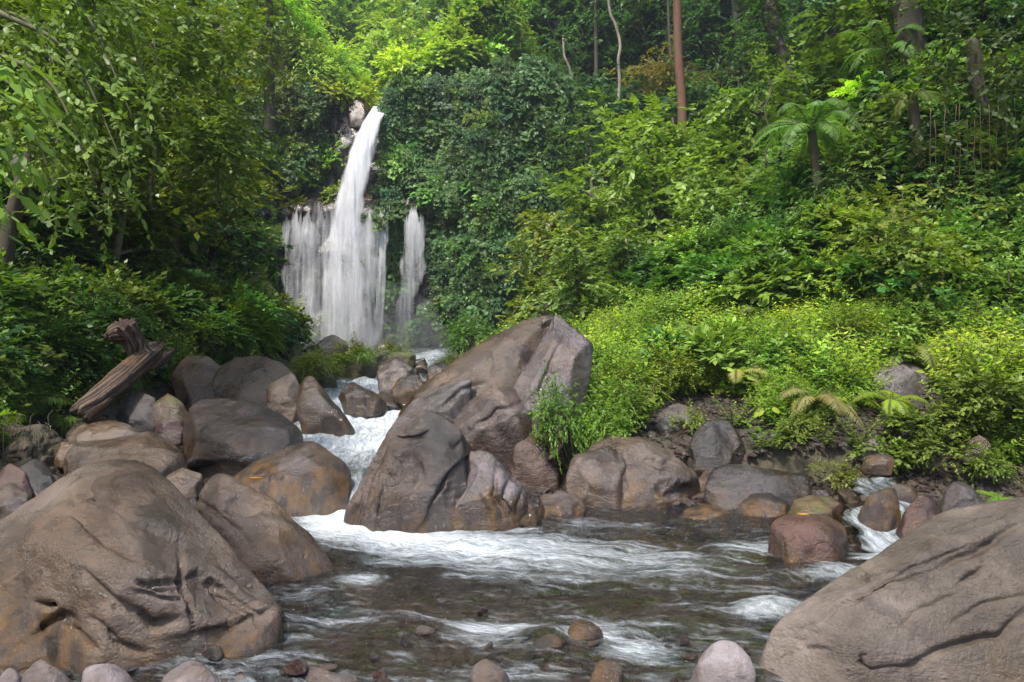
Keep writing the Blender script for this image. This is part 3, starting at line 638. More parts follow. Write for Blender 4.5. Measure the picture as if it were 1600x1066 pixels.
boulder([[(1345, 800), (1360, 770), (1400, 760), (1412, 790), (1400, 815), (1360, 820)]], 'shiny black rock left of the round red-brown boulder', 'rock_dark', .15, lump=.08)
boulder([[(1388, 772), (1395, 755), (1430, 758), (1440, 772), (1420, 785)]], 'flat bluish slate slab above the shiny black rock', 'rock_grey', .22, lump=.04)
boulder([[(1362, 598), (1370, 572), (1395, 561), (1440, 560), (1472, 576), (1460, 610), (1380, 612)]], 'smooth mauve boulder half buried in the bright herbs', 'rock_grey', 1.0, lump=.04, wetk=0, yb=9.0)
boulder([[(1485, 535), (1498, 520), (1520, 514), (1540, 525), (1530, 540)]], 'small dark boulder high in the herbs near the right edge', 'rock_dark', 1.5, lump=.05, wetk=0)
boulder([[(1345, 705), (1350, 688), (1370, 682), (1388, 694), (1388, 712)]], 'grey rounded stone on an orange stone on the right bank', 'rock_grey', .42, lump=.05, wetk=0)
boulder([[(1350, 730), (1353, 712), (1385, 708), (1400, 715), (1395, 732)]], 'orange-stained stone beneath a grey one on the right bank', 'rock_tan', .36, lump=.05, wetk=.8)
boulder([[(1510, 712), (1512, 685), (1530, 679), (1552, 692), (1545, 715)]], 'grey-brown stone at the foot of the right-hand bush', 'rock_brown', .42, lump=.05, wetk=0)
# --- left bank and upstream
boulder([[(266, 590), (272, 565), (295, 553), (325, 553), (355, 582), (396, 622), (390, 634), (330, 634), (280, 620)]], 'brown boulder with a sloping back next to the driftwood log', 'rock_brown', .55, lump=.04, pw=60, wetk=0)
boulder([([(328, 580), (350, 560), (400, 553), (440, 563), (467, 590), (472, 622), (455, 645), (400, 640), (350, 630)], dict(depth=.7)), ([(415, 640), (420, 585), (450, 572), (470, 600), (472, 630), (450, 648)], {})],
        'broad layered brown boulder above the white rapids', 'rock_brown', .5, sub=6, lump=.05, strat=(.3, .2, .9), sa=.05, sf=4, wetk=.2)
boulder([([(272, 680), (285, 645), (310, 625), (345, 618), (400, 627), (440, 645), (476, 678), (482, 695), (430, 715), (350, 722), (290, 715)], dict(depth=.7))], 'large dark wet boulder with a mottled top beside the rapids', 'rock_wet', .28, sub=6, lump=.04, crack=0, wetk=.5)
boulder([[(463, 630), (467, 590), (485, 584), (503, 608), (530, 640), (555, 667), (540, 676), (480, 672)]], 'dark purple wedge boulder with a red foot at left of the rapids', 'rock_wet', .38, lump=.04, wetk=.5)
boulder([([(80, 720), (92, 694), (150, 690), (200, 680), (235, 676), (268, 690), (292, 708), (292, 740), (240, 755), (140, 755)], dict(depth=.6))], 'long pale flat boulder behind the huge tan boulder', 'rock_brown', .2, sub=6, lump=.04, strat=(.2, .2, .9), sa=.02, wetk=.1)
boulder([[(98, 675), (115, 655), (160, 652), (200, 662), (228, 682), (200, 692), (120, 692)]], 'tan slab lying below the foot of the driftwood log', 'rock_tan', .45, lump=.05, wetk=0)
boulder([[(183, 650), (190, 618), (215, 609), (242, 620), (246, 655), (225, 672), (195, 668)]], 'dark grey boulder under the driftwood log', 'rock_dark', .5, lump=.05, wetk=0)
boulder([[(236, 660), (242, 622), (262, 613), (285, 628), (302, 655), (280, 682), (250, 682)]], 'dark red-brown boulder with moss left of the large wet one', 'rock_red', .42, lump=.05, wetk=0, moss=.5)
boulder([([(345, 765), (365, 738), (410, 712), (455, 690), (490, 688), (530, 713), (550, 732), (510, 752), (480, 790), (430, 806), (380, 790)], dict(depth=.7, lean=.5))], 'low wet amber boulder beside the small cascade', 'rock_wet', .05, zw=.25, sub=6, lump=.04, strat=(.3, .2, .9), sa=.03)
boulder([[(255, 752), (262, 735), (285, 730), (315, 740), (312, 760), (280, 768)]], 'small tan boulder wedged behind the huge tan one', 'rock_tan', .15, lump=.05, wetk=.3)
boulder([[(-15, 768), (-10, 738), (15, 724), (40, 735), (46, 765), (20, 780)]], 'dark red boulder at the left edge of the photo', 'rock_red', .2, lump=.05, wetk=0)
boulder([[(22, 755), (35, 722), (60, 714), (80, 735), (80, 762), (50, 775)]], 'dark grey boulder right of the dark red one at left', 'rock_dark', .2, lump=.05, wetk=0)
boulder([[(-12, 800), (-8, 762), (15, 750), (42, 768), (42, 795), (15, 808)]], 'bluish grey angular boulder below the dark red one at left edge', 'rock_grey', .1, lump=.05, wetk=0)
boulder([[(52, 782), (62, 758), (95, 752), (122, 768), (118, 786), (80, 796)]], 'flat brown-grey stone left of the huge boulder peak', 'rock_brown', .1, lump=.05, wetk=0)
boulder([[(5, 815), (15, 788), (45, 782), (62, 800), (55, 818)]], 'smooth oval stone with a dark underside near the left edge', 'rock_grey', 0, lump=.04, wetk=0)
boulder([[(-20, 832), (-10, 812), (25, 806), (58, 820), (50, 838)]], 'low flat stone against the huge boulder at the left edge', 'rock_slab', 0, lump=.04, wetk=0)
boulder([[(80, 715), (92, 690), (118, 688), (130, 705), (110, 720)]], 'small brown stone behind the long pale boulder', 'rock_tan', .32, lump=.05, wetk=0)
boulder([[(525, 622), (540, 600), (552, 596), (585, 612), (606, 628), (570, 634)]], 'dark pyramid rock in the middle of the white rapids', 'rock_dark', .62, lump=.05, wetk=.5)
boulder([[(585, 592), (595, 566), (620, 556), (642, 566), (652, 585), (630, 604), (600, 604)]], 'pale mauve angular rock upstream at the head of the rapids', 'rock_grey', .8, lump=.05, pw=60, strat=(.7, .2, .6), sa=.06, wetk=.2)
boulder([[(610, 610), (625, 590), (655, 583), (662, 600), (650, 618), (620, 620)]], 'dark brown sloping rock below the pale mauve rock', 'rock_dark', .7, lump=.05)
boulder([[(665, 600), (668, 575), (690, 562), (706, 572), (705, 590), (685, 604)]], 'dark rock behind the upper end of the biggest mid boulder', 'rock_dark', .85, lump=.05)
boulder([[(488, 548), (498, 530), (520, 523), (542, 532), (546, 546), (515, 554)]], 'mauve rock with moss at the foot of the main waterfall', 'rock_grey', 1.3, lump=.05, moss=.4, wetk=0)
boulder([[(586, 547), (590, 536), (605, 535), (612, 546)]], 'small pale rock in the basin under the waterfall', 'rock_grey', 1.3, lump=.05, wetk=0)
boulder([([(535, 172), (545, 150), (555, 143), (570, 152), (580, 168), (575, 185), (560, 190)], dict(yb=44.0, depth=.8))], 'smooth brown rock curving down left of the waterfall lip', 'rock_tan', 15.8, lump=.04, wetk=0)
boulder([([(605, 190), (610, 168), (635, 150), (652, 140), (660, 155), (650, 175), (625, 192)], dict(yb=43.8, depth=.8))], 'layered brown rock ledge right of the waterfall lip', 'rock_tan', 15.6, lump=.05, strat=(.4, 0, .9), sa=.2, sf=1.5, wetk=0)
for k, (x0, x1, y0, y1, zb, lab) in enumerate([(455, 525, 548, 600, .75, 'moss cushion rock left of the rapids, nearest the brown boulders'),
        (520, 590, 540, 585, .85, 'moss-covered rock in the middle below the waterfall'), (575, 640, 540, 565, 1.1, 'mossy green rock just below the narrow bright ribbon'), (600, 650, 545, 565, 1.15, 'flat moss rock nearest the right veil of the falls')]):
    boulder([[(x0, y1 - 6), (x0 + 8, y0 + 12), ((x0 + x1) / 2 - 8, y0), (x1 - 12, y0 + 6), (x1, y1 - 10), ((x0 + x1) / 2, y1)]], lab, 'rock_moss', zb, lump=.08, moss=1.0, wetk=.3)
boulder([([(598, 186), (599, 170), (610, 163), (622, 171), (621, 190)], dict(yb=42.9, depth=.8))], 'small dark rock at the right end of the waterfall lip', 'rock_dark', 15.6, lump=.06, wetk=0)
# --- bottom edge stones
for sil, lab, m, zb in [
    ([(15, 1085), (30, 1045), (62, 1024), (92, 1036), (106, 1060), (100, 1090)], 'speckled lavender stone at bottom left, second from the corner', 'rock_pale', .02),
    ([(-10, 1085), (0, 1050), (15, 1040), (30, 1048), (28, 1085)], 'small cream stone in the bottom left corner', 'rock_pale', .02),
    ([(108, 1090), (120, 1045), (150, 1031), (185, 1035), (208, 1062), (205, 1095)], 'white rounded stone at the foot of the huge tan boulder', 'rock_pale', .0),
    ([(235, 1090), (262, 1045), (300, 1025), (325, 1035), (342, 1065), (335, 1095)], 'lavender pointed stone right of the white rounded one', 'rock_pale', .0),
    ([(352, 1090), (360, 1056), (378, 1050), (392, 1058), (390, 1090)], 'small pale stone at the water by the bottom edge', 'rock_pale', -.03),
    ([(438, 1090), (450, 1048), (478, 1032), (500, 1045), (560, 1050), (582, 1068), (570, 1095)], 'long mauve stone with a raised left end at bottom edge', 'rock_grey', -.02),
    ([(732, 1090), (738, 1035), (755, 1021), (785, 1035), (800, 1060), (790, 1095)], 'grey stone with a pale top in the shallows at bottom centre', 'rock_pale', -.02),
    ([(785, 1095), (810, 1055), (870, 1044), (920, 1052), (945, 1075), (930, 1100)], 'low broad tan stone at the bottom edge right of centre', 'rock_slab', -.04),
    ([(822, 1052), (835, 1028), (875, 1020), (912, 1028), (918, 1048), (880, 1058)], 'flat brown-grey stone behind the low broad tan stone', 'rock_brown', -.02),
    ([(915, 1095), (922, 1042), (945, 1024), (975, 1035), (983, 1060), (975, 1095)], 'brown rounded stone left of the big white stone', 'rock_brown', -.02),
    ([(1072, 1095), (1080, 1045), (1105, 1005), (1135, 988), (1160, 1000), (1184, 1035), (1184, 1075), (1170, 1100)], 'big white-topped stone at the bottom beside the lower right slab', 'rock_pale', .0),
    ([(878, 1005), (885, 978), (905, 964), (935, 972), (947, 998), (920, 1014)], 'red wet rock breaking the surface of the pool', 'rock_red', -.01),
    ([(815, 1035), (830, 1000), (860, 985), (885, 998), (885, 1030), (850, 1045)], 'brown rock under sliding water left of the red wet rock', 'rock_dark', -.05),
    ([(1005, 990), (1020, 968), (1040, 962), (1062, 980), (1050, 994)], 'small dark rock poking out of the pool at centre right', 'rock_dark', -.03),
    ([(1165, 968), (1178, 940), (1200, 932), (1222, 950), (1210, 975)], 'wet rock in the splash beside the lower right slab', 'rock_wet', -.05),
    ([(980, 1062), (985, 1042), (1010, 1036), (1030, 1050), (1020, 1070)], 'submerged brown cobble between the brown and white stones', 'rock_brown', -.12)]:
    boulder([sil], lab, m, zb, lump=.05, pw=11, name='stone', wetk=.55)

# shared stone shapes for cobbles
stone_me = []
for k, mt in enumerate(['rock_grey', 'rock_brown', 'rock_dark', 'rock_tan', 'rock_grey', 'rock_red']):
    P = norm(rng.standard_normal((16, 3))) * np.array([1, .8, .55]) * .5
    V, T = lobe(P, 3, 14, 3, .06, crack=0, seed=k * 5)
    stone_me.append(make_mesh('cobble', V, None, T, [M[mt]], {'wet': np.zeros(len(V)), 'moss': np.zeros(len(V))}))
def in_view(x, y, z, m=120):
    if y < 1.5: return False
    px, py = CX + x / y * FPX, CY - (z - EYE) / y * FPX
    return -m < px < 1600 + m and -m < py < 1066 + m
jum = []
for k, mt_ in enumerate(['rock_wet', 'rock_dark', 'rock_umber', 'rock_brown', 'rock_grey', 'rock_wet']):
    r_ = np.random.default_rng(50 + k); P = norm(r_.standard_normal((11, 3))) * np.array([1, .8, .7]) * .55
    V, T = lobe(P, 5, 70, 4, .06, crack=0, seed=k * 7 + 2.3); jum.append(make_mesh('rock', V, None, T, [M[mt_]], {'wet': sstep(-.1, -.35, V[:, 2]) * .8, 'moss': np.zeros(len(V))}))
spots, tries = [], 0
while len(spots) < 62 and tries < 4000:
    tries += 1; k = len(spots)
    if k < 30: x = rng.uniform(-.2, 6.2); y = YB(x) + rng.uniform(-.35, .55); s_ = rng.uniform(.22, .5)
    elif k < 46: y = rng.uniform(6.6, 10.5); x = XL(y) + rng.uniform(-.2, 2.2); s_ = rng.uniform(.25, .6)
    else: y = rng.uniform(11, 34); x = rng.uniform(float(XL(y)) + .2, float(XR(y)) - .1); s_ = rng.uniform(.35, .9) * (1.3 if y > 20 else 1); z_ = float(WL(y))
    z = Hs(x, y); px, py = px_of((x, y, z))
    if not (-30 < px < 1630 and py < 1000) or (k >= 46 and 490 < px < 600 and y < 22): continue
    if any((x - a) ** 2 + (y - b) ** 2 < (.45 * (s_ + c)) ** 2 for a, b, c in spots): continue
    spots.append((x, y, s_)); g_ = 0 if k < 30 else 1 if k < 46 else 2
    o = link('rock', jum[rng.integers(6)], loc=(x, y, max(z, float(WL(y)) - .1 if k >= 46 else -.05) + s_ * .16), rot=(rng.normal() * .25, rng.normal() * .25, rng.uniform(0, 6.28)), sc=s_ * rng.uniform(.8, 1.25, 3))
    tag(o, ['dark angular rock at the right waterline of the pool', 'angular brown or dark rock between the larger left boulders', 'dark wet rock in the stream below the falls'][g_], 'rock', ['rocks along the right waterline', 'rocks among the left boulders', 'rocks in the upper stream'][g_])
nst = 0
while nst < 170:
    if rng.random() < .72:
        x = rng.uniform(-.5, 7.5); y = YB(x) + rng.uniform(.1, 2.6); grp = ('cobbles on the right bank', 'grey or brown cobble lying on the gravel of the right bank')
    else:
        y = rng.uniform(6.3, 10); x = XL(y) + rng.uniform(-.4, 2.0); grp = ('cobbles on the left bank', 'dark cobble lying between the boulders of the left bank')
    z = Hs(x, y)
    if not in_view(x, y, z, 20): continue
    s = rng.uniform(.08, .26) * (1.3 if rng.random() < .15 else 1)
    o = link('cobble', stone_me[rng.integers(len(stone_me))], loc=(x, y, z + s * .1), rot=(rng.normal() * .25, rng.normal() * .25, rng.uniform(0, 6.28)), sc=s * rng.uniform(.8, 1.2, 3))
    tag(o, grp[1], 'stone', grp[0]); nst += 1

nst = 0
while nst < 52:
    y = rng.uniform(3.25, 3.85) if nst < 42 else rng.uniform(3.6, 4.6); x = rng.uniform(-2.5, 1.35) if nst < 42 else rng.uniform(-.6, 1.5)
    px, py = px_of((x, y, 0))
    if not (-20 < px < 1190) or py < 900 or (px < 460 and py < 1015): continue
    s = rng.uniform(.06, .15); k = [0, 1, 2, 4, 5, 2][rng.integers(6)]
    o = link('cobble', stone_me[k], loc=(x, y, s * rng.uniform(-.05, .25)), rot=(rng.normal() * .3, rng.normal() * .3, rng.uniform(0, 6.28)), sc=s * rng.uniform(.8, 1.3, 3))
    tag(o, 'small wet cobble in the shallows along the near edge of the pool', 'stone', 'cobbles along the near edge'); nst += 1

# ------------------------------------------------------------------ leaves and plants
def leaves(g, P, D, N, L, W, var, m=0, hi=False):
    P = np.asarray(P).reshape(-1, 3); n = len(P)
    D = norm(np.asarray(D).reshape(-1, 3)); N = np.asarray(N).reshape(-1, 3)
    B = norm(np.cross(D, N)); N = np.cross(B, D)
    L = np.broadcast_to(L, (n,))[:, None]; W = np.broadcast_to(W, (n,))[:, None]; var = np.broadcast_to(var, (n,))
    if hi:
        V = np.stack([P, P + D * L * .3 + B * W * .9 - N * W * .3, P + D * L * .68 + B * W * .7 - N * (W * .3 + L * .05), P + D * L - N * L * .16,
                      P + D * L * .68 - B * W * .7 - N * (W * .3 + L * .05), P + D * L * .3 - B * W * .9 - N * W * .3], 1)
        o = np.arange(n)[:, None] * 6
        g.add(V, np.concatenate([o + np.array([0, 1, 2, 3]), o + np.array([0, 3, 4, 5])]), None, np.repeat(var, 6), m)
    else:
        V = np.stack([P, P + D * L * .42 + B * W - N * W * .3, P + D * L - N * L * .12, P + D * L * .42 - B * W - N * W * .3], 1)
        o = np.arange(n)[:, None] * 4
        g.add(V, None, np.concatenate([o + np.array([0, 1, 2]), o + np.array([0, 2, 3])]), np.repeat(var, 4), m)
UP = np.array([0, 0, 1.0])
def sprays(g, O, A, L, n, leaf, wid, droop=.35, up=.85, r=rng, hi=False, m=0, lvar=.3, bias=0.0):
    S_ = len(O); A = norm(A); t = (np.arange(n) + .6) / n
    L = np.broadcast_to(L, (S_,))
    P = O[:, None] + A[:, None] * (L[:, None] * t)[..., None]
    P[..., 2] -= droop * L[:, None] * t ** 2
    side = norm(np.cross(A, UP) + 1e-4); sg = np.where(np.arange(n) % 2, 1, -1)
    D = A[:, None] * (.5 + .5 * t[None, :, None]) + side[:, None] * (sg * (1.05 - .75 * t))[None, :, None] + r.standard_normal((S_, n, 3)) * .22
    D[..., 2] -= .25 + droop * t * .6
    N = UP * up + A[:, None] * .3 + r.standard_normal((S_, n, 3)) * .33
    sz = leaf * (1 + lvar * r.standard_normal((S_, n))).clip(.4, 1.8)
    sv = r.random((S_, 1)) * .45
    var = (sv + r.random((S_, n)) * .35 + .2 * t + bias).clip(0, 1)
    leaves(g, P, D, N, sz.ravel(), (sz * wid).ravel(), var.ravel(), m, hi)

def shrub_geo(nsp, n, leaf, wid, seed, flat=.85, clumps=14, droop=.3, hi=False, stems=True, L=(.25, .48), low=-.25):
    r = np.random.default_rng(seed); g = Geo()
    d = norm(r.standard_normal((clumps * 3, 3))); d = d[d[:, 2] > low][:clumps]
    C = d * np.array([1, 1, flat]) * r.uniform(.42, .74, (len(d), 1))
    k = r.integers(len(C), size=nsp)
    O = C[k] + r.standard_normal((nsp, 3)) * .13
    A = norm(O) * .9 + r.standard_normal((nsp, 3)) * .45 + UP * .12
    sprays(g, O, A, r.uniform(*L, nsp), n, leaf, wid, droop, r=r, hi=hi)
    if stems:
        for c in C:
            b = np.array([c[0] * .12, c[1] * .12, -1.0 * flat])
            V, Q, T = tube(curve([b, (b + c) / 2 + r.standard_normal(3) * .08, c], 5), np.linspace(.03, .008, 11), 4); g.add(V, Q, T, .5, 1)
    return g
def shrub_mesh(name, *a, mat='leaf', **k): return shrub_geo(*a, **k).mesh(name, [M[mat], M['stem']], xf=lambda V: V + np.array([0, 0, .55]))

def tree_parts(seed, Ht=1.0, nl=9, leaf=.03, wid=.3, spread=.32, nsp=7, n=12, bark='bark_dark', lean=.06, first=.35, droop=.3, mat='leaf', tr=.022, hi=False):
    """unit-height tree: trunk mesh (with limbs), crown mesh"""
    r = np.random.default_rng(seed); T_, C_ = Geo(), Geo()
    top = np.array([r.normal() * lean, r.normal() * lean, .86])
    path = curve([(0, 0, -.06), (r.normal() * .012, r.normal() * .012, .25), top * .6 + np.array([r.normal() * .02, r.normal() * .02, 0]), top], 8)
    T_.add(*tube(path, np.interp(np.linspace(0, 1, len(path)), [0, .08, .6, 1], [tr * 1.5, tr, tr * .65, tr * .25]), 9, .04, r))
    ends = []
    for q in range(nl):
        t = first + (1 - first) * (q + r.random() * .6) / nl; b = path[min(int(t * (len(path) - 1)), len(path) - 1)]
        a = q * 2.4 + r.random(); l = spread * (1.05 - .55 * (t - first) / (1 - first)) * r.uniform(.7, 1.15)
        d = np.array([math.cos(a), math.sin(a), r.uniform(.15, .6)])
        e = b + d * l; mid = (b + e) / 2 + UP * l * .08
        lp = curve([b, mid, e], 5); T_.add(*tube(lp, np.linspace(tr * .45, tr * .12, len(lp)), 5, .03, r))
        for w in np.linspace(.35, 1, 5):
            c = lp[int(w * (len(lp) - 1))] + r.standard_normal(3) * l * .22; ends.append((c, d))
    O = np.repeat(np.array([e[0] for e in ends]), nsp, 0); O = O + r.standard_normal(O.shape) * spread * .16
    A = np.repeat(np.array([e[1] for e in ends]), nsp, 0) * .6 + r.standard_normal(O.shape) * .6
    sprays(C_, O, A, r.uniform(.5, 1.0, len(O)) * spread * .45, n, leaf, wid, droop, r=r, hi=hi)
    return T_.mesh('trunk', [M[bark]]), C_.mesh('crown', [M[mat]])

def frond(g, base, az, L, rise, droop, npin, plen, pw, r, m=0, ms=1, bias=0.0, hang=.25):
    """one arching frond: rachis plus paired pinnae"""
    d = np.array([math.cos(az), math.sin(az), 0]); t = np.linspace(0, 1, npin)
    P = base + d * (L * (t - .12 * t ** 3))[:, None] + UP * (L * (rise * t - droop * t ** 2.2))[:, None]
    Tg = norm(np.gradient(P, axis=0)); side = np.array([-d[1], d[0], 0])
    prof = np.sin(np.clip(t * .94 + .08, 0, 1) * math.pi) ** .6 * plen
    for s in (-1, 1):
        D = side * s * .95 + Tg * .45 + r.standard_normal((npin, 3)) * .06; D[:, 2] -= hang
        N = np.cross(Tg, side); N = N * np.sign(N[:, 2:3] + 1e-6)
        leaves(g, P, D, N + 0 * D, prof * r.uniform(.9, 1.1, npin), prof * pw, (.35 + bias + .25 * r.random() + .2 * r.random(npin)).clip(0, 1), m)
    V, Q, T = tube(P, np.linspace(.012, .003, npin) * L, 4); g.add(V, Q, T, .4, ms)
def fern_mesh(name, seed, nf=9, rise=.75, droop=.75, npin=26, plen=.27, pw=.085):
    r = np.random.default_rng(seed); g = Geo()
    for k in range(nf):
        frond(g, np.zeros(3), k * 6.283 / nf + r.normal() * .2, r.uniform(.75, 1.05), rise * r.uniform(.6, 1.2), droop * r.uniform(.8, 1.2), npin, plen, pw, r)
    return g.mesh(name, [M['leaf_thin'], M['stem']])
def herb_mesh(name, seed, ns=7, leaf=.15, wid=.24, n=9, spread=.5):
    r = np.random.default_rng(seed); g = Geo()
    for k in range(ns):
        a = r.uniform(0, 6.28); b = np.array([math.cos(a), math.sin(a), 0]) * r.uniform(0, .22)
        A = np.array([math.cos(a) * spread, math.sin(a) * spread, 1]) + r.standard_normal(3) * .2; Ln = r.uniform(.55, 1.05)
        t = np.linspace(.12, 1, n); P = b + norm(A) * (Ln * t)[:, None]
        for q in range(2):
            ang = np.arange(n) * 1.57 + q * 3.14 + r.random(); D = np.stack([np.cos(ang), np.sin(ang), .35 + .5 * t - .4], -1) + r.standard_normal((n, 3)) * .2
            sz = leaf * (1.3 - .6 * t) * r.uniform(.8, 1.2, n)
            leaves(g, P, D, UP + r.standard_normal((n, 3)) * .3, sz, sz * wid, (.2 + .45 * t + r.random(n) * .35).clip(0, 1))
        V, Q, T = tube(np.stack([b, b + norm(A) * Ln * .5, b + norm(A) * Ln]), [.012, .009, .004], 3); g.add(V, Q, T, .4, 1)
    return g.mesh(name, [M['leaf_thin'], M['stem']])
def bigleaf_mesh(name, seed, n=9):
    r = np.random.default_rng(seed); g = Geo()
    for k in range(n):
        a = k * 2.4 + r.normal() * .3; d = np.array([math.cos(a), math.sin(a), 0]); h = r.uniform(.4, .9)
        p = np.stack([np.zeros(3), d * .2 + UP * h * .6, d * .45 + UP * h]); V, Q, T = tube(curve(p, 4), .014, 4); g.add(V, Q, T, .4, 1)
        leaves(g, p[2:], (d + UP * -.45)[None], (UP + d * .5)[None], np.array([r.uniform(.4, .6)]), np.array([r.uniform(.13, .2)]), np.array([r.uniform(.3, .8)]), 0, True)
    return g.mesh(name, [M['leaf_gloss'], M['stem']])

TM = {}
TM['shrub_a'] = shrub_mesh('shrub', 200, 11, .17, .32, 1, clumps=16)
TM['shrub_b'] = shrub_mesh('shrub', 240, 13, .125, .29, 2, flat=.75, clumps=15)
TM['shrub_c'] = shrub_mesh('shrub', 330, 16, .075, .24, 3, clumps=20, L=(.3, .55), droop=.5)
TM['shrub_d'] = shrub_mesh('shrub', 130, 9, .25, .3, 4, flat=.9, clumps=12, mat='leaf_gloss')
TM['bamboo'] = shrub_mesh('shrub', 320, 13, .15, .11, 5, flat=1.1, clumps=16, L=(.4, .75), droop=.75, mat='leaf_thin')
TM['mat_a'] = shrub_mesh('creeper', 150, 11, .16, .36, 6, flat=.45, low=.05, stems=False)
TM['mat_b'] = shrub_mesh('creeper', 210, 12, .085, .3, 7, flat=.5, low=.0, stems=False)
TM['fern_a'] = fern_mesh('fern', 8); TM['fern_b'] = fern_mesh('fern', 9, 7, .9, .8)
TM['herb_a'] = herb_mesh('herb', 10); TM['herb_b'] = herb_mesh('herb', 11, 9, .12, .3, 10, .7); TM['herb_c'] = herb_mesh('herb', 12, 6, .24, .14, 7, .6)
TM['bigleaf'] = bigleaf_mesh('bigleaf', 13)
TREES = {'tree_a': tree_parts(21, leaf=.034, nsp=8), 'tree_b': tree_parts(22, leaf=.028, wid=.34, nl=11, spread=.27, first=.28, nsp=8, bark='bark_pale'),
         'tree_c': tree_parts(23, leaf=.04, wid=.26, nl=8, spread=.4, first=.45, droop=.5, nsp=9)}

# --- instanced stuff (undergrowth nobody could count)
def stuff(name, keys, pts, rots, scs, idx, tints, label, cat):
    col = bpy.data.collections.new(name + '_sources')          # not linked to the scene
    for q, k in enumerate(keys):
        o = bpy.data.objects.new('%02d_%s' % (q, k), TM[k]); col.objects.link(o)
    me = bpy.data.meshes.new(name); me.vertices.add(len(pts)); me.vertices.foreach_set('co', np.asarray(pts, np.float32).ravel())
    for nm, typ, arr, f in (('rot', 'FLOAT_VECTOR', rots, 'vector'), ('sca', 'FLOAT_VECTOR', scs, 'vector'), ('tint', 'FLOAT_VECTOR', tints, 'vector'), ('idx', 'INT', idx, 'value')):
        a = me.attributes.new(nm, typ, 'POINT'); a.data.foreach_set(f, np.asarray(arr, np.int32 if typ == 'INT' else np.float32).ravel())
    ng = bpy.data.node_groups.new(name, 'GeometryNodeTree')
    ng.interface.new_socket('Geometry', in_out='INPUT', socket_type='NodeSocketGeometry'); ng.interface.new_socket('Geometry', in_out='OUTPUT', socket_type='NodeSocketGeometry')
    gi, go = ng.nodes.new('NodeGroupInput'), ng.nodes.new('NodeGroupOutput')
    ci = ng.nodes.new('GeometryNodeCollectionInfo'); ci.inputs['Collection'].default_value = col; ci.inputs['Separate Children'].default_value = True; ci.inputs['Reset Children'].default_value = True
    io = ng.nodes.new('GeometryNodeInstanceOnPoints'); io.inputs['Pick Instance'].default_value = True
    def na(nm, typ):
        d = ng.nodes.new('GeometryNodeInputNamedAttribute'); d.data_type = typ; d.inputs[0].default_value = nm; return d.outputs[0]
    e2r = ng.nodes.new('FunctionNodeEulerToRotation'); ng.links.new(na('rot', 'FLOAT_VECTOR'), e2r.inputs[0])
    ng.links.new(gi.outputs[0], io.inputs['Points']); ng.links.new(ci.outputs[0], io.inputs['Instance'])
    ng.links.new(e2r.outputs[0], io.inputs['Rotation']); ng.links.new(na('sca', 'FLOAT_VECTOR'), io.inputs['Scale']); ng.links.new(na('idx', 'INT'), io.inputs['Instance Index'])
    ng.links.new(io.outputs[0], go.inputs[0])
    o = link(name, me); md = o.modifiers.new('scatter', 'NODES'); md.node_group = ng
    return tag(o, label, cat, kind='stuff')

def tint(base, r=rng, v=.22, h=.12):
    k = math.exp(r.normal() * v); y = r.normal() * h
    return (base[0] * k * (1 + y), base[1] * k, base[2] * k * (1 - y))
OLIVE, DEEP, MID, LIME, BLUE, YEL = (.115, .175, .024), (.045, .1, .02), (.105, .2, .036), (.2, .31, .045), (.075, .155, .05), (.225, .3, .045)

def gather(n, fx, keyf, scf, tintf, yr=(6, 118)):
    """random points accepted by fx(x,y,z)->bool"""
    pts, rots, scs, idx, tn = [], [], [], [], []
    tries = 0
    while len(pts) < n and tries < 60:
        tries += 1
        m = 4000; y = np.exp(rng.uniform(math.log(yr[0]), math.log(yr[1]), m)); x = rng.uniform(-1.0, 1.0, m) * (y * .86 + 1.5); z = H(x, y)
        zx = H(x + .3, y) - z; zy = H(x, y + .3) - z
        for a in range(m):
            if len(pts) >= n: break
            if not in_view(x[a], y[a], z[a], 90) or not fx(x[a], y[a], z[a]): continue
            k = keyf(x[a], y[a], z[a]); s = scf(x[a], y[a], k)
            sl = min(math.atan(math.hypot(zx[a], zy[a]) / .3), 1.2) * .55; az = math.atan2(-zy[a], -zx[a])
            pts.append((x[a], y[a], z[a])); rots.append((0 if 0 else rng.normal() * .12 + sl * -math.sin(az), rng.normal() * .12 + sl * math.cos(az), rng.uniform(0, 6.28)))
            scs.append((s, s, s * rng.uniform(.85, 1.15))); idx.append(k); tn.append(tintf(x[a], y[a], z[a]))
    return np.array(pts), np.array(rots), np.array(scs), np.array(idx), np.array(tn)

def vegL(x, y, z): return XL(y) - x > .9
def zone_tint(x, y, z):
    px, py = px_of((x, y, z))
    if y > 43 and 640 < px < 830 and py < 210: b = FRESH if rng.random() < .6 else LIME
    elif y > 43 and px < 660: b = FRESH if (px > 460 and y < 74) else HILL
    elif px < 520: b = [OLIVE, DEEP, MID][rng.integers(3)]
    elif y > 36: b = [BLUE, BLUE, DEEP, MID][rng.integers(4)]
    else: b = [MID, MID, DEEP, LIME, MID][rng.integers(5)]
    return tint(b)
FRESH, HILL = (.3, .43, .07), (.17, .29, .075)
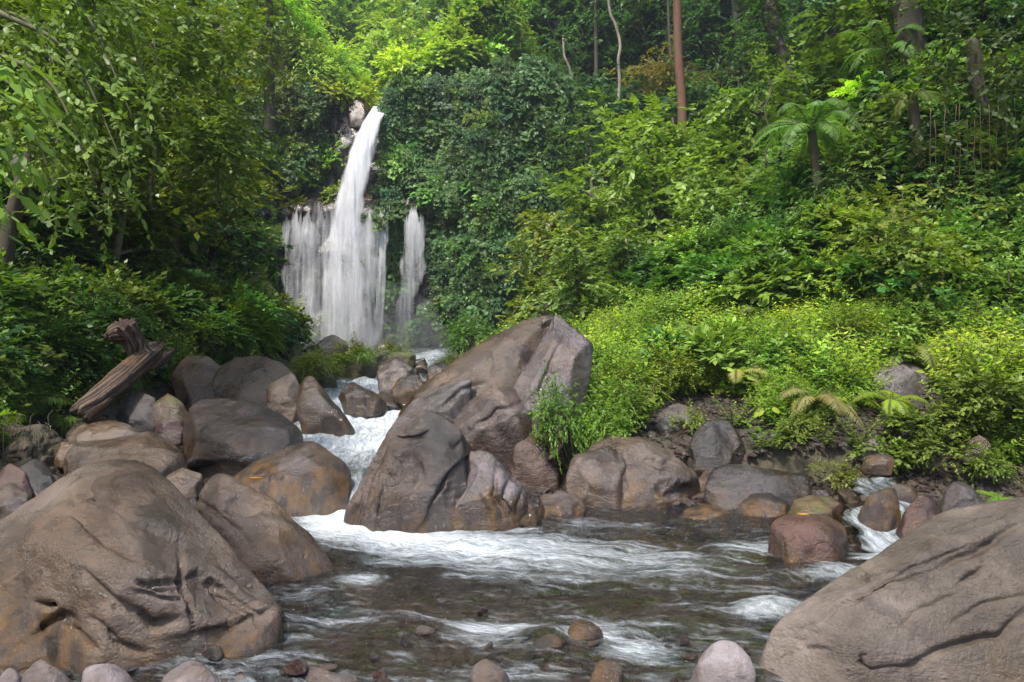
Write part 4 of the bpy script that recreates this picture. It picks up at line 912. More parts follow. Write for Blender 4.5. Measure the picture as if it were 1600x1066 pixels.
# undergrowth on every slope
UK = ['mat_a', 'mat_b', 'shrub_b', 'shrub_c', 'fern_a', 'fern_b']
ug_ok = lambda x, y, z: (vegL(x, y, z) or SR(x, y) > 6.0 or y > 43.5) and not (y > 42 and abs(x + 9 + .1 * (y - 44)) < 1.4 and y < 60)
ug_k = lambda x, y, z: rng.choice(6, p=[.28, .24, .18, .14, .1, .06])
ug_s = lambda x, y, k: rng.uniform(.7, 1.25) * np.interp(y, [6, 15, 40, 110], [.55, .8, 1.35, 2.6]) * (.8 if k > 3 else 1)
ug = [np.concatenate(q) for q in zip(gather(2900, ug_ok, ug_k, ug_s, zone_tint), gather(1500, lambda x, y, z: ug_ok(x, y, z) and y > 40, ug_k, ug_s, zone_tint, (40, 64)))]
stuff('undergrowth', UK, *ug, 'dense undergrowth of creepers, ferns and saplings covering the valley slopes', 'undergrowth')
# bright herbs on the right bank, and on the left bank
def herb_ok(x, y, z):
    s = SR(x, y); px, py = px_of((x, y, z))
    n = noise(np.array([[x * .7, y * .7, 3.0]]))[0]
    if s > 0 and x > -1: return y < 30 and py > 492 and herb_gap(x, y) and not (px < 880 and y < 11.5) and not (px < 800 and y < 16) and not (985 < px < 1195 and y < 9.9) and not (1335 < px < 1495 and y < 9.7) and 1.25 + 1.2 * n + (.7 if x > 3 else .0) < s < 9.5
    return y < 17 and .5 < XL(y) - x < 4.5
def herb_gap(x, y): return float(noise(np.array([[x * 1.3, y * .9, 11.0]]))[0]) > -.3
def herb_s(x, y, k):
    c = 1 + .9 * float(noise(np.array([[x * 1.1, y * .8, 7.0]]))[0]) + .5 * float(noise(np.array([[x * 3, y * 2, 1.0]]))[0])
    return rng.uniform(.4, .75) * np.interp(y, [7, 20], [.8, 1.0]) * min(max(c, .35), 1.4) * (.22 if k == 5 else .5 if k > 3 else 1)
def herb_t(x, y, z):
    q = float(noise(np.array([[x * .9, y * .6, 2.0]]))[0]) + rng.normal() * .12
    if x > -1: return tint(YEL if q > .3 else LIME if q > -.05 else (.13, .22, .03), v=.22, h=.1)
    return tint([MID, LIME, OLIVE][rng.integers(3)])
stuff('herbs', ['herb_a', 'herb_b', 'herb_c', 'fern_b', 'shrub_c', 'bigleaf'], *gather(6000, herb_ok, lambda x, y, z: rng.choice(6, p=[.3, .3, .15, .06, .13, .06]), herb_s, herb_t), 'bright yellow-green herbs carpeting the gentle bank', 'herbs')
# creepers on the cliff
cp, cr_, cs, ci_, ct = [], [], [], [], []
while len(cp) < 760:
    x = rng.uniform(-20, 2.5); z = rng.uniform(1.2, 17.5); y = float(cliffY(np.array([x]), np.array([z]))[0]); px, py = px_of((x, y, z))
    if py > 284 and 425 < px < 684 and rng.random() < .985 and not (608 < px < 630 and py < 460 and rng.random() < .7): continue
    if py <= 305 and 505 < px < 612 and py < 330 and px > 640 - py * .42 - 62 and px < 612: continue
    if px < 610 and rng.random() < .35: continue
    cp.append((x, y - .1, z)); cr_.append((1.1 + rng.normal() * .2, rng.normal() * .2, rng.normal() * .3)); s = rng.uniform(.6, 1.35)
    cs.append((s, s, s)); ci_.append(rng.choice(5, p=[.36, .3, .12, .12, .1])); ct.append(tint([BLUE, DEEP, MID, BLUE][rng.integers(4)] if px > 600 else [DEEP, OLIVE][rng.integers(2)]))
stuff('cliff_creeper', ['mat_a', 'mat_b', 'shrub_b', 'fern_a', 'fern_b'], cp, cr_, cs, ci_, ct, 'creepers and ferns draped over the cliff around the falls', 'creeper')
# gravel
gp = []
while len(gp) < 15000:
    m = 4000; sw = rng.random(m) < .8; y = np.where(sw, 0, rng.uniform(6, 11, m)); x = np.where(sw, rng.uniform(-1, 8, m), XL(y) + rng.uniform(-.8, 2.2, m)); y = np.where(sw, YB(x) + rng.uniform(-.5, 3, m), y); z = H(x, y)
    gp += [(a, b, c + .01) for a, b, c in zip(x, y, z) if in_view(a, b, c, 30)]
for k, m_ in enumerate(stone_me): TM['gravel%d' % k] = m_
n_ = len(gp); gs = (.03 + .1 * rng.random((n_, 1)) ** 2.2) * rng.uniform(.8, 1.2, (n_, 3))
stuff('gravel', ['gravel%d' % k for k in range(6)], gp, rng.uniform(0, 6.28, (n_, 3)) * np.array([.06, .06, 1]), gs, rng.integers(6, size=n_), np.ones((n_, 3)), 'dark gravel and small pebbles on the banks', 'gravel')

# --- individual plants
LAND = [('the main waterfall', 555, 350), ('the waterfall lip', 590, 165), ('the red-brown trunk', 1062, 100), ('the pale crooked trunk', 962, 60), ('the thick vine-hung trunk', 1420, 50),
        ('the tree fern', 1270, 190), ('the biggest mid-ground boulder', 780, 560), ('the driftwood log', 200, 560), ('the far dead trunk', 637, 105), ('the right veil of the falls', 650, 420),
        ('the yellow-leaved tree', 1020, 112), ('the mauve boulder in herbs', 1415, 580), ('the hanging vines', 1500, 220), ('the brown trunk near the falls', 420, 110), ('the left fern thicket', 180, 430),
        ('the near bright leafy branch', 40, 150), ('the golden shrub', 830, 340), ('the dark pointed boulder', 1505, 770), ('the slim trunk', 1410, 400)]
def where(px, py):
    d = [math.hypot(px - x, py - y) for _, x, y in LAND]; q = int(np.argmin(d)); n_, x, y = LAND[q]
    a = math.degrees(math.atan2(y - py, px - x)) % 360
    w = ['right of', 'above and right of', 'above', 'above and left of', 'left of', 'below and left of', 'below', 'below and right of'][int((a + 22.5) // 45) % 8]
    return ('just ' if d[q] < 60 else 'well ' if d[q] > 130 else '') + w + ' ' + n_
def cname(t):
    r, g, b = t
    if r > g * .88: return 'olive-yellow'
    if g > .26: return 'bright lime'
    if b > g * .4: return 'blue-green'
    return 'dark green' if g < .12 else 'mid green'
def plant(key, x, y, s, tn, z=None, rot=None, name='shrub', cat='shrub', group=None, label=None, dz=0):
    z = Hs(x, y) + dz if z is None else z
    o = link(name, TM[key], loc=(x, y, z), rot=rot or (rng.normal() * .1, rng.normal() * .1, rng.uniform(0, 6.28)), sc=s if hasattr(s, '__len__') else (s, s, s * rng.uniform(.85, 1.2)))
    o['tint'] = [*tn]
    kindn = {'bamboo': 'feathery bamboo-like shrub', 'shrub_a': 'broad-leaved shrub', 'shrub_b': 'bushy shrub', 'shrub_c': 'fine-leaved shrub', 'shrub_d': 'glossy large-leaved shrub', 'fern_a': 'fern', 'fern_b': 'fern', 'bigleaf': 'large-leaved plant'}.get(key, name)
    mid = px_of((x, y, z + (s if not hasattr(s, '__len__') else s[0]) * .6))
    return tag(o, label or (cname(tn) + ' ' + kindn + ' ' + where(*mid)), cat, group or 'shrubs on the valley slopes')
def tree(key, x, y, h, tn, label=None, z=None, name='forest_tree', rotz=None, w=1.0):
    z = Hs(x, y) if z is None else z
    e = bpy.data.objects.new(name, None); COL.objects.link(e); e.location = (x, y, z - .1); e.rotation_euler = (0, 0, rng.uniform(0, 6.28) if rotz is None else rotz); e.scale = (h * w, h * w, h); e.empty_display_size = .2
    link('trunk', TREES[key][0], e); c = link('crown', TREES[key][1], e); c['tint'] = [*tn]
    mid = px_of((x, y, z + h * .6))
    return tag(e, label or (cname(tn) + ' ' + {'tree_a': 'spreading tree', 'tree_b': 'tall pale-stemmed tree', 'tree_c': 'drooping tree'}[key] + ' ' + where(*mid)), 'tree', 'trees on the valley slopes')

placed = []
def far_enough(x, y, d):
    for a, b, c in placed:
        if (a - x) ** 2 + (b - y) ** 2 < ((d + c) * .5) ** 2: return False
    placed.append((x, y, d)); return True
def spread(n, box, ok, fn, dist, tries=4000):
    c = 0
    for _ in range(tries):
        if c >= n: break
        x, y = rng.uniform(box[0], box[1]), rng.uniform(box[2], box[3])
        z = Hs(x, y)
        if not in_view(x, y, z, 100) or not ok(x, y, z): continue
        if not far_enough(x, y, dist(y)): continue
        fn(x, y, z); c += 1

def sil_ok(x, y, z, h, r):
    """keep a plant of height h and radius r under the right-hand skyline and left of the left-hand edge of the gorge"""
    px, py = px_of((x, y, z + h)); rp = r / y * FPX
    if px > 640:
        return py > np.interp(px - rp * .6, [700, 790, 840, 900, 980, 1070, 1180, 1215], [480, 390, 312, 325, 250, 195, 140, -300])
    _, pb = px_of((x, y, z)); pm = max(min((py + pb) / 2, 540), 0)
    return px + rp < np.interp(pm, [0, 100, 200, 330, 400, 450, 510], [495, 490, 480, 440, 460, 485, 500])
def hit(px, py, y0=5.0, y1=115.0):
    """where the line of sight through a photo pixel meets the ground"""
    yy = np.exp(np.linspace(math.log(y0), math.log(y1), 700)); x = (px - CX) / FPX * yy; z = EYE + (CY - py) / FPX * yy
    b = np.nonzero(H(x, yy) > z)[0]; k = b[0] if len(b) else -1
    return x[k], yy[k], z[k]

# --- trees and plants one can point at
def trunk_tree(path, rad, bark, label, crown=None, name='forest_tree', cat='tree', group=None, k=10, tip=.75):
    """path: world points from the foot up; crown: function(Geo, path) adding foliage"""
    base = np.array(path[0], float); e = bpy.data.objects.new(name, None); COL.objects.link(e); e.location = base; e.empty_display_size = .2
    P = curve([np.array(p) - base for p in path], 8); g = Geo(); g.add(*tube(P, np.linspace(rad * 1.1, rad * tip, len(P)), k, .05))
    link('trunk', g.mesh('trunk', [M[bark]]), e)
    if crown:
        c = Geo(); tn = crown(c, P); o = link('crown', c.mesh('crown', [M['leaf'], M['stem']]), e); o['tint'] = [*tn]
    return tag(e, label, cat, group)
def tuft(c, P, n, sp, L, leaf, nl=12, droop=.35, flat=1.0, wid=.3, up=.85):
    P = np.asarray(P).reshape(-1, 3); k = rng.integers(len(P), size=n)
    O = P[k] + rng.standard_normal((n, 3)) * sp * np.array([1, 1, flat]); A = rng.standard_normal((n, 3)) * np.array([1, 1, .45]) + UP * .1
    sprays(c, O, A, rng.uniform(.6, 1.1, n) * L, nl, leaf, wid, droop, up)
def high_crown(tn, n=260, sp=1.5, L=1.3, leaf=.2):
    def f(c, P): tuft(c, P[-3:], n, sp, L, leaf); return tn
    return f
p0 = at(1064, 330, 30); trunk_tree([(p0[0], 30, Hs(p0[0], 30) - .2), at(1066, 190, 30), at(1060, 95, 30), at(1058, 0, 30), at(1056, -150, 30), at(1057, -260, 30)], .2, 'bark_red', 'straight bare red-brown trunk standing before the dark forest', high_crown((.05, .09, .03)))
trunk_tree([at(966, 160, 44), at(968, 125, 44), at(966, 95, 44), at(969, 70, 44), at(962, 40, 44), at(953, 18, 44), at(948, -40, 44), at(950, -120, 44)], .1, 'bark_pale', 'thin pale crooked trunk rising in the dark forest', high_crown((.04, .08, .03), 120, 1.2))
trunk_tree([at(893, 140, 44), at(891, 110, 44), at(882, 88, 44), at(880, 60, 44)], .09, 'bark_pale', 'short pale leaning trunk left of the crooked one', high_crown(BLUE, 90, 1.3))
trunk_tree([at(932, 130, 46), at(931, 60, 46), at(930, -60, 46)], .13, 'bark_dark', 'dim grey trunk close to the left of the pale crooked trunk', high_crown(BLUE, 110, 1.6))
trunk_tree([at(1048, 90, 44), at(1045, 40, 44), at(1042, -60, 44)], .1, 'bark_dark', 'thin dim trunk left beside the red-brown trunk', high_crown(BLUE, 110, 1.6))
trunk_tree([at(925, 330, 36), at(924, 270, 36), at(922, 225, 36)], .08, 'bark_pale', 'short pale-stemmed tree on the shaded slope below the crooked trunk', lambda c, P: (tuft(c, P[-6:] + UP * .6, 260, 1.2, 1.2, .19), (.1, .17, .06))[1])
h_ = hit(1440, 150); trunk_tree([(h_[0], h_[1], Hs(h_[0], h_[1]) - .2), at(1430, 110, h_[1]), at(1422, 50, h_[1]), at(1412, -30, h_[1]), at(1405, -130, h_[1])], .021 * h_[1], 'bark_dark', 'thick dark trunk hung with climbers near the upper right', lambda c, P: (tuft(c, np.concatenate([P[-14:] + np.array([.3, -.3, 0]), P[-8:]]), 150, .4, .6, .13), MID)[1], k=14)
h_ = hit(1250, 260); trunk_tree([(h_[0], h_[1], Hs(h_[0], h_[1]) - .2), at(1244, 195, h_[1]), at(1232, 130, h_[1]), at(1212, 60, h_[1]), at(1195, -20, h_[1]), at(1190, -100, h_[1])], .013 * h_[1], 'bark_dark', 'dark leaning trunk wrapped in climbing leaves above the tree fern', lambda c, P: (tuft(c, P, 520, .42, .55, .13), DEEP)[1])
h_ = at(420, 200, 33); trunk_tree([at(421, 210, 33), at(421, 150, 33), at(423, 100, 33), at(421, 50, 33), at(418, -60, 33)], .24, 'bark_dark', 'brown straight trunk at upper left near the falls', lambda c, P: (tuft(c, np.concatenate([P[-22:] + np.array([-.5, -.6, 0]), P[-16:] + np.array([.4, -.9, 0])]), 420, .9, 1.0, .17), OLIVE)[1])
trunk_tree([at(637, 145, 74), at(636, 110, 74), at(638, 78, 74)], .35, 'bark_pale', 'far pale dead trunk in the gully behind the waterfall', lambda c, P: (tuft(c, P[-3:], 60, 2.0, 1.8, .35), (.15, .14, .05))[1])
for k, (x, Yd, lab) in enumerate([(703, 92, 'grey trunk on the far ridge, left one of the four'), (708, 94, 'pale thin trunk on the far ridge close to a grey one'), (754, 92, 'dark trunk on the far ridge, third from left'), (765, 90, 'rightmost dark trunk on the far ridge')]):
    trunk_tree([at(x, 60, Yd), at(x, 10, Yd), at(x + 1, -40, Yd)], .4 - .1 * (k == 1), 'bark_pale' if k == 1 else 'bark_dark', lab, high_crown(MID, 110, 3.5, 3.0, .5), group='trunks on the far ridge')
def flat_crown(c, P):
    ctr = at(1040, 112, 33) - at(1068, 175, 33); q = ctr + rng.standard_normal((60, 3)) * np.array([1.0, .7, .28]); tuft(c, q, 260, .3, .75, .13, 12, .25, .4); return (.24, .2, .075)
trunk_tree([at(1068, 175, 33), at(1058, 145, 33), at(1045, 122, 33)], .06, 'bark_dark', 'small flat-crowned tree with yellowed leaves crossing the red-brown trunk', flat_crown)
for x, pb, pt, lab, tn in [(1410, 480, 300, 'slim straight sapling with yellowish leaf tiers on the right slope', (.13, .16, .03)), (1468, 500, 385, 'slim brown-stemmed sapling right of the yellowish tiered one', OLIVE), (1575, 520, 415, 'dark slim sapling near the right edge above the herbs', MID)]:
    h_ = hit(x, pb + 10); 
    def tiers(c, P, h_=h_, tn=tn): tuft(c, P[5:], 130, .55, .6, .1, 11, .25, .25); return tn
    trunk_tree([(h_[0], h_[1], Hs(h_[0], h_[1]) - .1), at(x + 2, (pb + pt) / 2, h_[1] - .2), at(x, pt, h_[1] - .2)], .035, 'bark_dark', lab, tiers, name='sapling', tip=.12)

# tree ferns and palms: every frond a part
def palm(base, top, L, n, label, tn, seed, cat='tree fern', trunk_r=.09, rise=.5, droop=.95):
    r = np.random.default_rng(seed); base = np.array(base, float); top = np.array(top, float) - base
    e = bpy.data.objects.new(cat.replace(' ', '_'), None); COL.objects.link(e); e.location = base; e.empty_display_size = .2
    g = Geo(); g.add(*tube(curve([np.zeros(3) - UP * .2, top * .5 + np.array([.05, 0, 0]), top], 6), np.linspace(trunk_r * 1.3, trunk_r, 13), 9, .06)); link('trunk', g.mesh('trunk', [M['bark_dark']]), e)
    for k in range(n):
        f = Geo(); frond(f, np.zeros(3), k * 6.283 / n + r.normal() * .25, L * r.uniform(.8, 1.1), rise * r.uniform(.4, 1.5), droop * r.uniform(.8, 1.3), 46, L * .2, .06, r, hang=.45)
        o = link('frond', f.mesh('frond', [M['leaf_thin'], M['stem']]), e, loc=top); o['tint'] = [*tint(tn, v=.12, h=.06)]
    return tag(e, label, cat, 'tree ferns' if cat == 'tree fern' else 'ferns on the banks')
h_ = hit(1282, 330); Yp = h_[1] - 1.7; bx = at(1280, 330, Yp)[0]; palm((bx, Yp, Hs(bx, Yp)), at(1268, 205, Yp), Yp * .095, 16, 'tree fern with arching pale fronds on the right slope below a leaning trunk', (.13, .24, .06), 3, rise=.8)
h_ = hit(1395, 170); Yp = h_[1] - 1.6; bx = at(1395, 170, Yp)[0]; palm((bx, Yp, Hs(bx, Yp)), at(1388, 85, Yp), Yp * .095, 11, 'tree fern with upright fronds beside the thick dark trunk', (.13, .24, .05), 4, rise=.9)
h_ = hit(1440, 200); Yp = h_[1] - 1.6; bx = at(1440, 200, Yp)[0]; palm((bx, Yp, Hs(bx, Yp)), at(1425, 150, Yp), Yp * .065, 10, 'small palm with fan of yellow-green fronds under the thick dark trunk', (.13, .18, .03), 5)
h_ = hit(50, 420, 11); palm((h_[0], h_[1], Hs(h_[0], h_[1])), at(45, 255, h_[1] - .4), h_[1] * .1, 10, 'dark drooping tree fern at left edge under the bright branch', (.06, .08, .015), 6)

# ferns by their place in the photo
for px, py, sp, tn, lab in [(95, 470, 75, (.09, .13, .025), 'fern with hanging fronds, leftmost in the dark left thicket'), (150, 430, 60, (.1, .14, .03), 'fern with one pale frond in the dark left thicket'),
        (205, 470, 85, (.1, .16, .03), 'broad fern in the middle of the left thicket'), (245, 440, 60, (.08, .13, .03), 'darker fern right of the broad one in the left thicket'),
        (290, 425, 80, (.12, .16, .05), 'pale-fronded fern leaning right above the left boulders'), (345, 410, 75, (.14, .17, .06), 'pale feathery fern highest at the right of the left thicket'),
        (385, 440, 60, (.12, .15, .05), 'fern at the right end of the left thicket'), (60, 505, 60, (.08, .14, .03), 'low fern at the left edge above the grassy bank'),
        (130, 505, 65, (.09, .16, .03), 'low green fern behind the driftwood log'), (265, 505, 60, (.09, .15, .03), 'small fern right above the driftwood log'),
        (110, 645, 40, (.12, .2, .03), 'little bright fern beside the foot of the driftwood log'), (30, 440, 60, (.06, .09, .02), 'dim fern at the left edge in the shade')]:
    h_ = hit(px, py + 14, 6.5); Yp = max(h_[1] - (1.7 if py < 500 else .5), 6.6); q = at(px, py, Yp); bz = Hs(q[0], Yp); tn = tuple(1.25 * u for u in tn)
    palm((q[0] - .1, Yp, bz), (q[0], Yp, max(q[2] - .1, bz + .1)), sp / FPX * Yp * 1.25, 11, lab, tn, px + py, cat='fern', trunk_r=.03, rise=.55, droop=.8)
for px, py, sp, tn, lab in [(1150, 590, 62, (.28, .27, .07), 'large pale yellow fern in the bright herbs'), (1275, 630, 72, (.27, .24, .08), 'arching yellowish fern left of the mauve boulder in herbs'),
        (1428, 555, 72, (.2, .27, .05), 'wide flat-topped pale fern behind the mauve boulder'), (1392, 632, 58, (.2, .28, .03), 'bright green fern in front of the mauve boulder'),
        (1188, 500, 50, (.2, .27, .04), 'upright fern at the back edge of the herbs'), (1090, 520, 45, (.17, .24, .03), 'small fern among herbs right of the big boulder peak'),
        (1560, 782, 34, (.14, .26, .02), 'tiny bright fern over the lower right slab'), (935, 585, 40, (.2, .26, .04), 'small arching fern between the big boulder and the round bush'),
        (985, 560, 40, (.2, .26, .04), 'low pale fern in the herbs near the biggest boulder')]:
    h_ = hit(px, py, 5.8); Yp = h_[1] - .55; q = at(px, py, Yp); bz = Hs(q[0], Yp)
    palm((q[0] + .05, Yp, bz), (q[0], Yp, max(bz + .2, q[2] + .1 * sp / FPX * Yp)), sp / FPX * Yp * 1.35, 8, lab, tn, px + py, cat='fern', trunk_r=.02, rise=.5, droop=.75)
# bushes and plants of the right bank
for key, px, py, sp, tn, lab in [('shrub_c', 893, 640, 54, (.1, .2, .022), 'round dense bright bush against the grey flank of the biggest boulder'), ('shrub_c', 990, 640, 55, (.16, .21, .03), 'yellow-green bush behind the smooth brown boulder'),
        ('shrub_c', 935, 640, 48, (.12, .22, .025), 'smaller bright bush joined to the right of the round dense one'), ('shrub_c', 1050, 620, 48, (.17, .22, .03), 'light bush above the pale domed boulder'), ('shrub_b', 1545, 690, 75, (.12, .17, .03), 'bushy green shrub at the right edge over the stony bank'),
        ('shrub_b', 1480, 680, 40, (.13, .17, .03), 'small bush left of the right-edge shrub'), ('herb_c', 1205, 715, 42, (.13, .24, .03), 'grassy tuft right of the dark squat boulder'), ('herb_a', 1290, 705, 40, (.14, .2, .03), 'leafy tuft among cobbles on the right bank'),
        ('bigleaf', 1200, 668, 26, (.2, .25, .03), 'big-leaved yellow-green plant above the dark squat boulder'), ('bigleaf', 938, 645, 18, (.15, .22, .07), 'small pale-leaved plant at the foot of the round bush'),
        ('mat_b', 1480, 752, 58, (.13, .18, .03), 'low creeping clump left of the dark pointed boulder'), ('mat_b', 1300, 765, 38, (.15, .17, .03), 'trailing small-leaved plant beside the long flat boulder'), ('mat_b', 1545, 760, 45, (.12, .18, .03), 'low creeping clump right of the dark pointed boulder'),
        ('mat_a', 1385, 740, 42, (.13, .19, .03), 'low leafy clump beside the orange-stained stone'), ('mat_b', 1240, 725, 36, (.14, .2, .03), 'low creeping clump above the long flat boulder'), ('herb_b', 1340, 700, 36, (.15, .22, .03), 'leafy sprig left of the grey stone pair'), ('mat_a', 1420, 690, 40, (.12, .18, .03), 'low leafy clump right of the grey stone pair'), ('herb_a', 1110, 700, 30, (.14, .21, .03), 'small tuft between the pale domed and the dark squat boulder'), ('mat_b', 1250, 690, 40, (.15, .2, .03), 'creeping clump right of the grassy tuft'),
        ('mat_b', 1075, 680, 30, (.15, .2, .03), 'sprig of leaves on the pale domed boulder'), ('herb_b', 1150, 670, 40, (.13, .21, .03), 'tuft hanging behind the dark squat boulder'), ('shrub_c', 1330, 560, 60, (.17, .23, .03), 'fine light bush left of the mauve boulder in herbs'),
        ('shrub_c', 740, 560, 45, (.08, .17, .03), 'dark leafy bush behind the left shoulder of the biggest boulder'), ('shrub_c', 700, 585, 20, (.13, .2, .03), 'tiny tuft of leaves by the dark rock above the rapids')]:
    h_ = hit(px, py, 13 if px in (740, 700) else 5.6)
    if px in (893, 935): h_ = (at(px, py, 8.0)[0], 8.0, 0)
    s_ = sp / FPX * h_[1]
    if px in (893, 935): s_ = np.array([s_, s_ * .8, s_ * 1.75])
    plant(key, h_[0], h_[1], s_ * (1.5 if key[:4] in ('herb', 'bigl') else 1.0), tn, name='bush' if key[:5] == 'shrub' else 'plant', cat='bush' if key[:5] == 'shrub' else 'plant', group='plants on the right bank', label=lab)
for key, px, py, sp, tn, lab in [('shrub_c', 40, 600, 70, (.1, .18, .02), 'bright grassy bush at the left edge of the bank'), ('shrub_c', 100, 590, 50, (.1, .17, .02), 'bright leafy bush left of the driftwood log'), ('herb_c', 150, 575, 55, (.11, .18, .03), 'grassy tuft left behind the driftwood log'),
        ('shrub_c', 395, 540, 50, (.11, .19, .02), 'bright low bush above the broad layered boulder'), ('shrub_c', 330, 540, 45, (.1, .17, .02), 'low bush above the brown sloping boulder'), ('shrub_c', 440, 545, 40, (.12, .19, .02), 'low bright bush nearest the rapids on the left bank'),
        ('herb_a', 10, 632, 42, (.1, .18, .03), 'leafy tuft on top of the root-hung earth bank'), ('fern_b', 70, 640, 40, (.11, .19, .03), 'small fern drooping over the root-hung earth bank'), ('herb_b', 65, 685, 40, (.1, .18, .03), 'sprig growing from the root-hung earth bank'), ('bigleaf', 215, 500, 24, (.1, .19, .03), 'large-leaved plant above the driftwood stump')]:
    h_ = hit(px, py, 6.0); s_ = sp / FPX * h_[1]
    plant(key, h_[0], h_[1], s_ * (1.5 if key[:4] in ('herb', 'bigl') else 1.05), tn, name='bush' if key[:5] == 'shrub' else 'plant', cat='bush' if key[:5] == 'shrub' else 'plant', group='plants on the left bank', label=lab, dz=.12 if 470 < px < 600 else 0)
for px, py, Yd, sp, key, lab in [(478, 562, 15.3, 24, 'mat_b', 'moss-green cushion plant, leftmost on the moss rocks'), (500, 572, 15.0, 26, 'shrub_c', 'golden-green tuft hanging at the front of the left moss rock'), (470, 585, 14.8, 26, 'shrub_c', 'golden-green tuft beside the broad layered boulder'),
        (545, 550, 17.6, 26, 'mat_b', 'moss-green mat on the middle moss rock'), (570, 558, 17.3, 20, 'shrub_c', 'small tuft at the right end of the middle moss rock'), (530, 566, 16.9, 20, 'mat_a', 'leafy tuft low on the middle moss rock'), (600, 548, 20.0, 18, 'mat_b', 'green mat below the narrow bright ribbon'), (628, 550, 19, 16, 'mat_b', 'small green mat nearest the foot of the right veil'), (520, 580, 16, 18, 'shrub_c', 'tuft between the left and the middle moss rocks')]:
    q = at(px, py, Yd); plant(key, q[0], Yd, sp / FPX * Yd, tint((.16, .21, .025), v=.12), z=q[2] - .5 * sp / FPX * Yd, name='moss_plant', cat='plant', group='plants on the moss rocks', label=lab)
for px, py, sp, tn, lab in [(830, 400, 55, (.19, .19, .03), 'golden shrub at the left end of the right slope'), (850, 380, 50, (.17, .17, .03), 'yellowish shrub right of the golden one'), (790, 470, 50, (.08, .14, .06), 'grey-green shrub at the foot of the golden one'),
        (905, 420, 60, (.14, .18, .06), 'pale frosted shrub below the golden one'), (960, 440, 60, (.1, .16, .03), 'mid green shrub behind the biggest boulder'), (1000, 330, 75, (.14, .19, .05), 'big light-leaved shrub on the crest of the right slope'),
        (1070, 270, 80, (.15, .22, .03), 'bright tall shrub under the red-brown trunk'), (1140, 260, 75, (.14, .21, .03), 'lime shrub right of the red-brown trunk'), (1190, 220, 70, (.15, .22, .035), 'lime shrub left of the tree fern')]:
    h_ = hit(px, py + 45, 8); plant(['shrub_a', 'shrub_b', 'shrub_c'][px % 3], h_[0], h_[1], sp / FPX * h_[1] * 1.1, tn, label=lab)

for px, py, Yd, key, tn, lab in [(850, 385, 21, 'tree_b', (.2, .25, .04), 'round yellow-green small tree, leftmost on the right slope'), (905, 425, 18, 'tree_a', (.17, .25, .06), 'pale green small tree behind the peak of the biggest boulder'),
        (955, 345, 23, 'tree_a', (.18, .27, .05), 'light green tree below the small flat-crowned yellow tree'), (1015, 300, 25, 'tree_c', (.18, .27, .05), 'light green drooping tree left of the foot of the red-brown trunk'), (1080, 255, 27, 'tree_a', (.2, .3, .04), 'brightest lime tree, covering the foot of the red-brown trunk'),
        (1140, 240, 26, 'tree_b', (.18, .28, .04), 'lime tree standing right of the foot of the red-brown trunk'), (1185, 200, 24, 'tree_c', (.17, .27, .04), 'lime drooping tree left of the tree fern'), (1000, 400, 19, 'tree_b', (.14, .22, .05), 'mid-green small tree above the middle of the bright herbs'),
        (1095, 350, 21, 'tree_a', (.15, .23, .05), 'soft green tree halfway up the right slope'), (1190, 350, 20, 'tree_c', (.13, .21, .05), 'dull green drooping tree below and left of the tree fern'), (1300, 400, 17, 'tree_a', (.13, .2, .04), 'green tree left of the slim yellowish sapling'), (1520, 420, 14, 'tree_b', (.14, .2, .03), 'olive small tree above the right-edge herbs')]:
    q = at(px, py, Yd); gz_ = Hs(q[0], Yd); hh = max((q[2] - gz_) / .62, 1.8); tree(key, q[0], Yd, hh, tn, label=lab, w=min(max(3.6 / hh, 1.0), 2.0))
# tree leaning in from the left edge: a bright branch with long leaves near the camera
def near_crown(c, P):
    O, A = [], []
    for q in range(30):
        b = np.array([-4.3, 3.5, 4.2]) - np.array([-4.6, 3.4, 0]); e = at(rng.uniform(-90, 22), rng.uniform(-30, 230), rng.uniform(3.2, 3.9)) - np.array([-4.6, 3.4, 0])
        m_ = (b + e) / 2 + np.array([0, 0, .25]); cv = curve([b, m_, e], 10); c.add(*tube(cv, np.linspace(.02, .005, len(cv)), 5), .4, 1)
        for w in np.linspace(.35, 1, 5): O.append(cv[int(w * (len(cv) - 1))]); A.append((e - b) * .5 + np.array([.2, 0, -.3]) + rng.standard_normal(3) * .45)
    sprays(c, np.array(O), np.array(A), rng.uniform(.18, .34, len(O)), 9, .085, .19, .45, hi=True); return (.13, .23, .03)
trunk_tree([(-4.6, 3.4, -.3), (-4.5, 3.4, 2), (-4.3, 3.5, 4.2), (-4.4, 3.5, 6)], .13, 'bark_dark', 'near tree leaning in at the left edge with long bright green leaves', near_crown)
def mid_crown(c, P):
    O, A = [], []; org = np.array([-7.4, 7.2, Hs(-7.4, 7.2) - .2])
    for (x0, y0, x1, y1) in [(20, -60, 210, 190), (0, 20, 190, 250), (60, -80, 160, 60), (-20, 80, 150, 290), (90, -60, 230, 130), (-40, 10, 110, 160), (0, 120, 120, 330), (-30, 200, 90, 300), (40, -40, 120, 40)]:
        Yd = rng.uniform(6.4, 7.6); b, e = at(x0, y0, Yd) - org, at(x1, y1, Yd - .3) - org; m_ = (b + e) / 2 + np.array([.1, 0, .3]); cv = curve([b, m_, e], 10)
        c.add(*tube(cv, np.linspace(.03, .006, len(cv)), 5), .4, 1)
        for w in rng.uniform(.1, 1, 40): O.append(cv[int(w * (len(cv) - 1))] + rng.standard_normal(3) * .16); A.append((e - b) * .35 + rng.standard_normal(3) * .6)
    sprays(c, np.array(O), np.array(A), rng.uniform(.25, .5, len(O)), 13, .075, .28, .4, hi=True); return (.13, .2, .035)
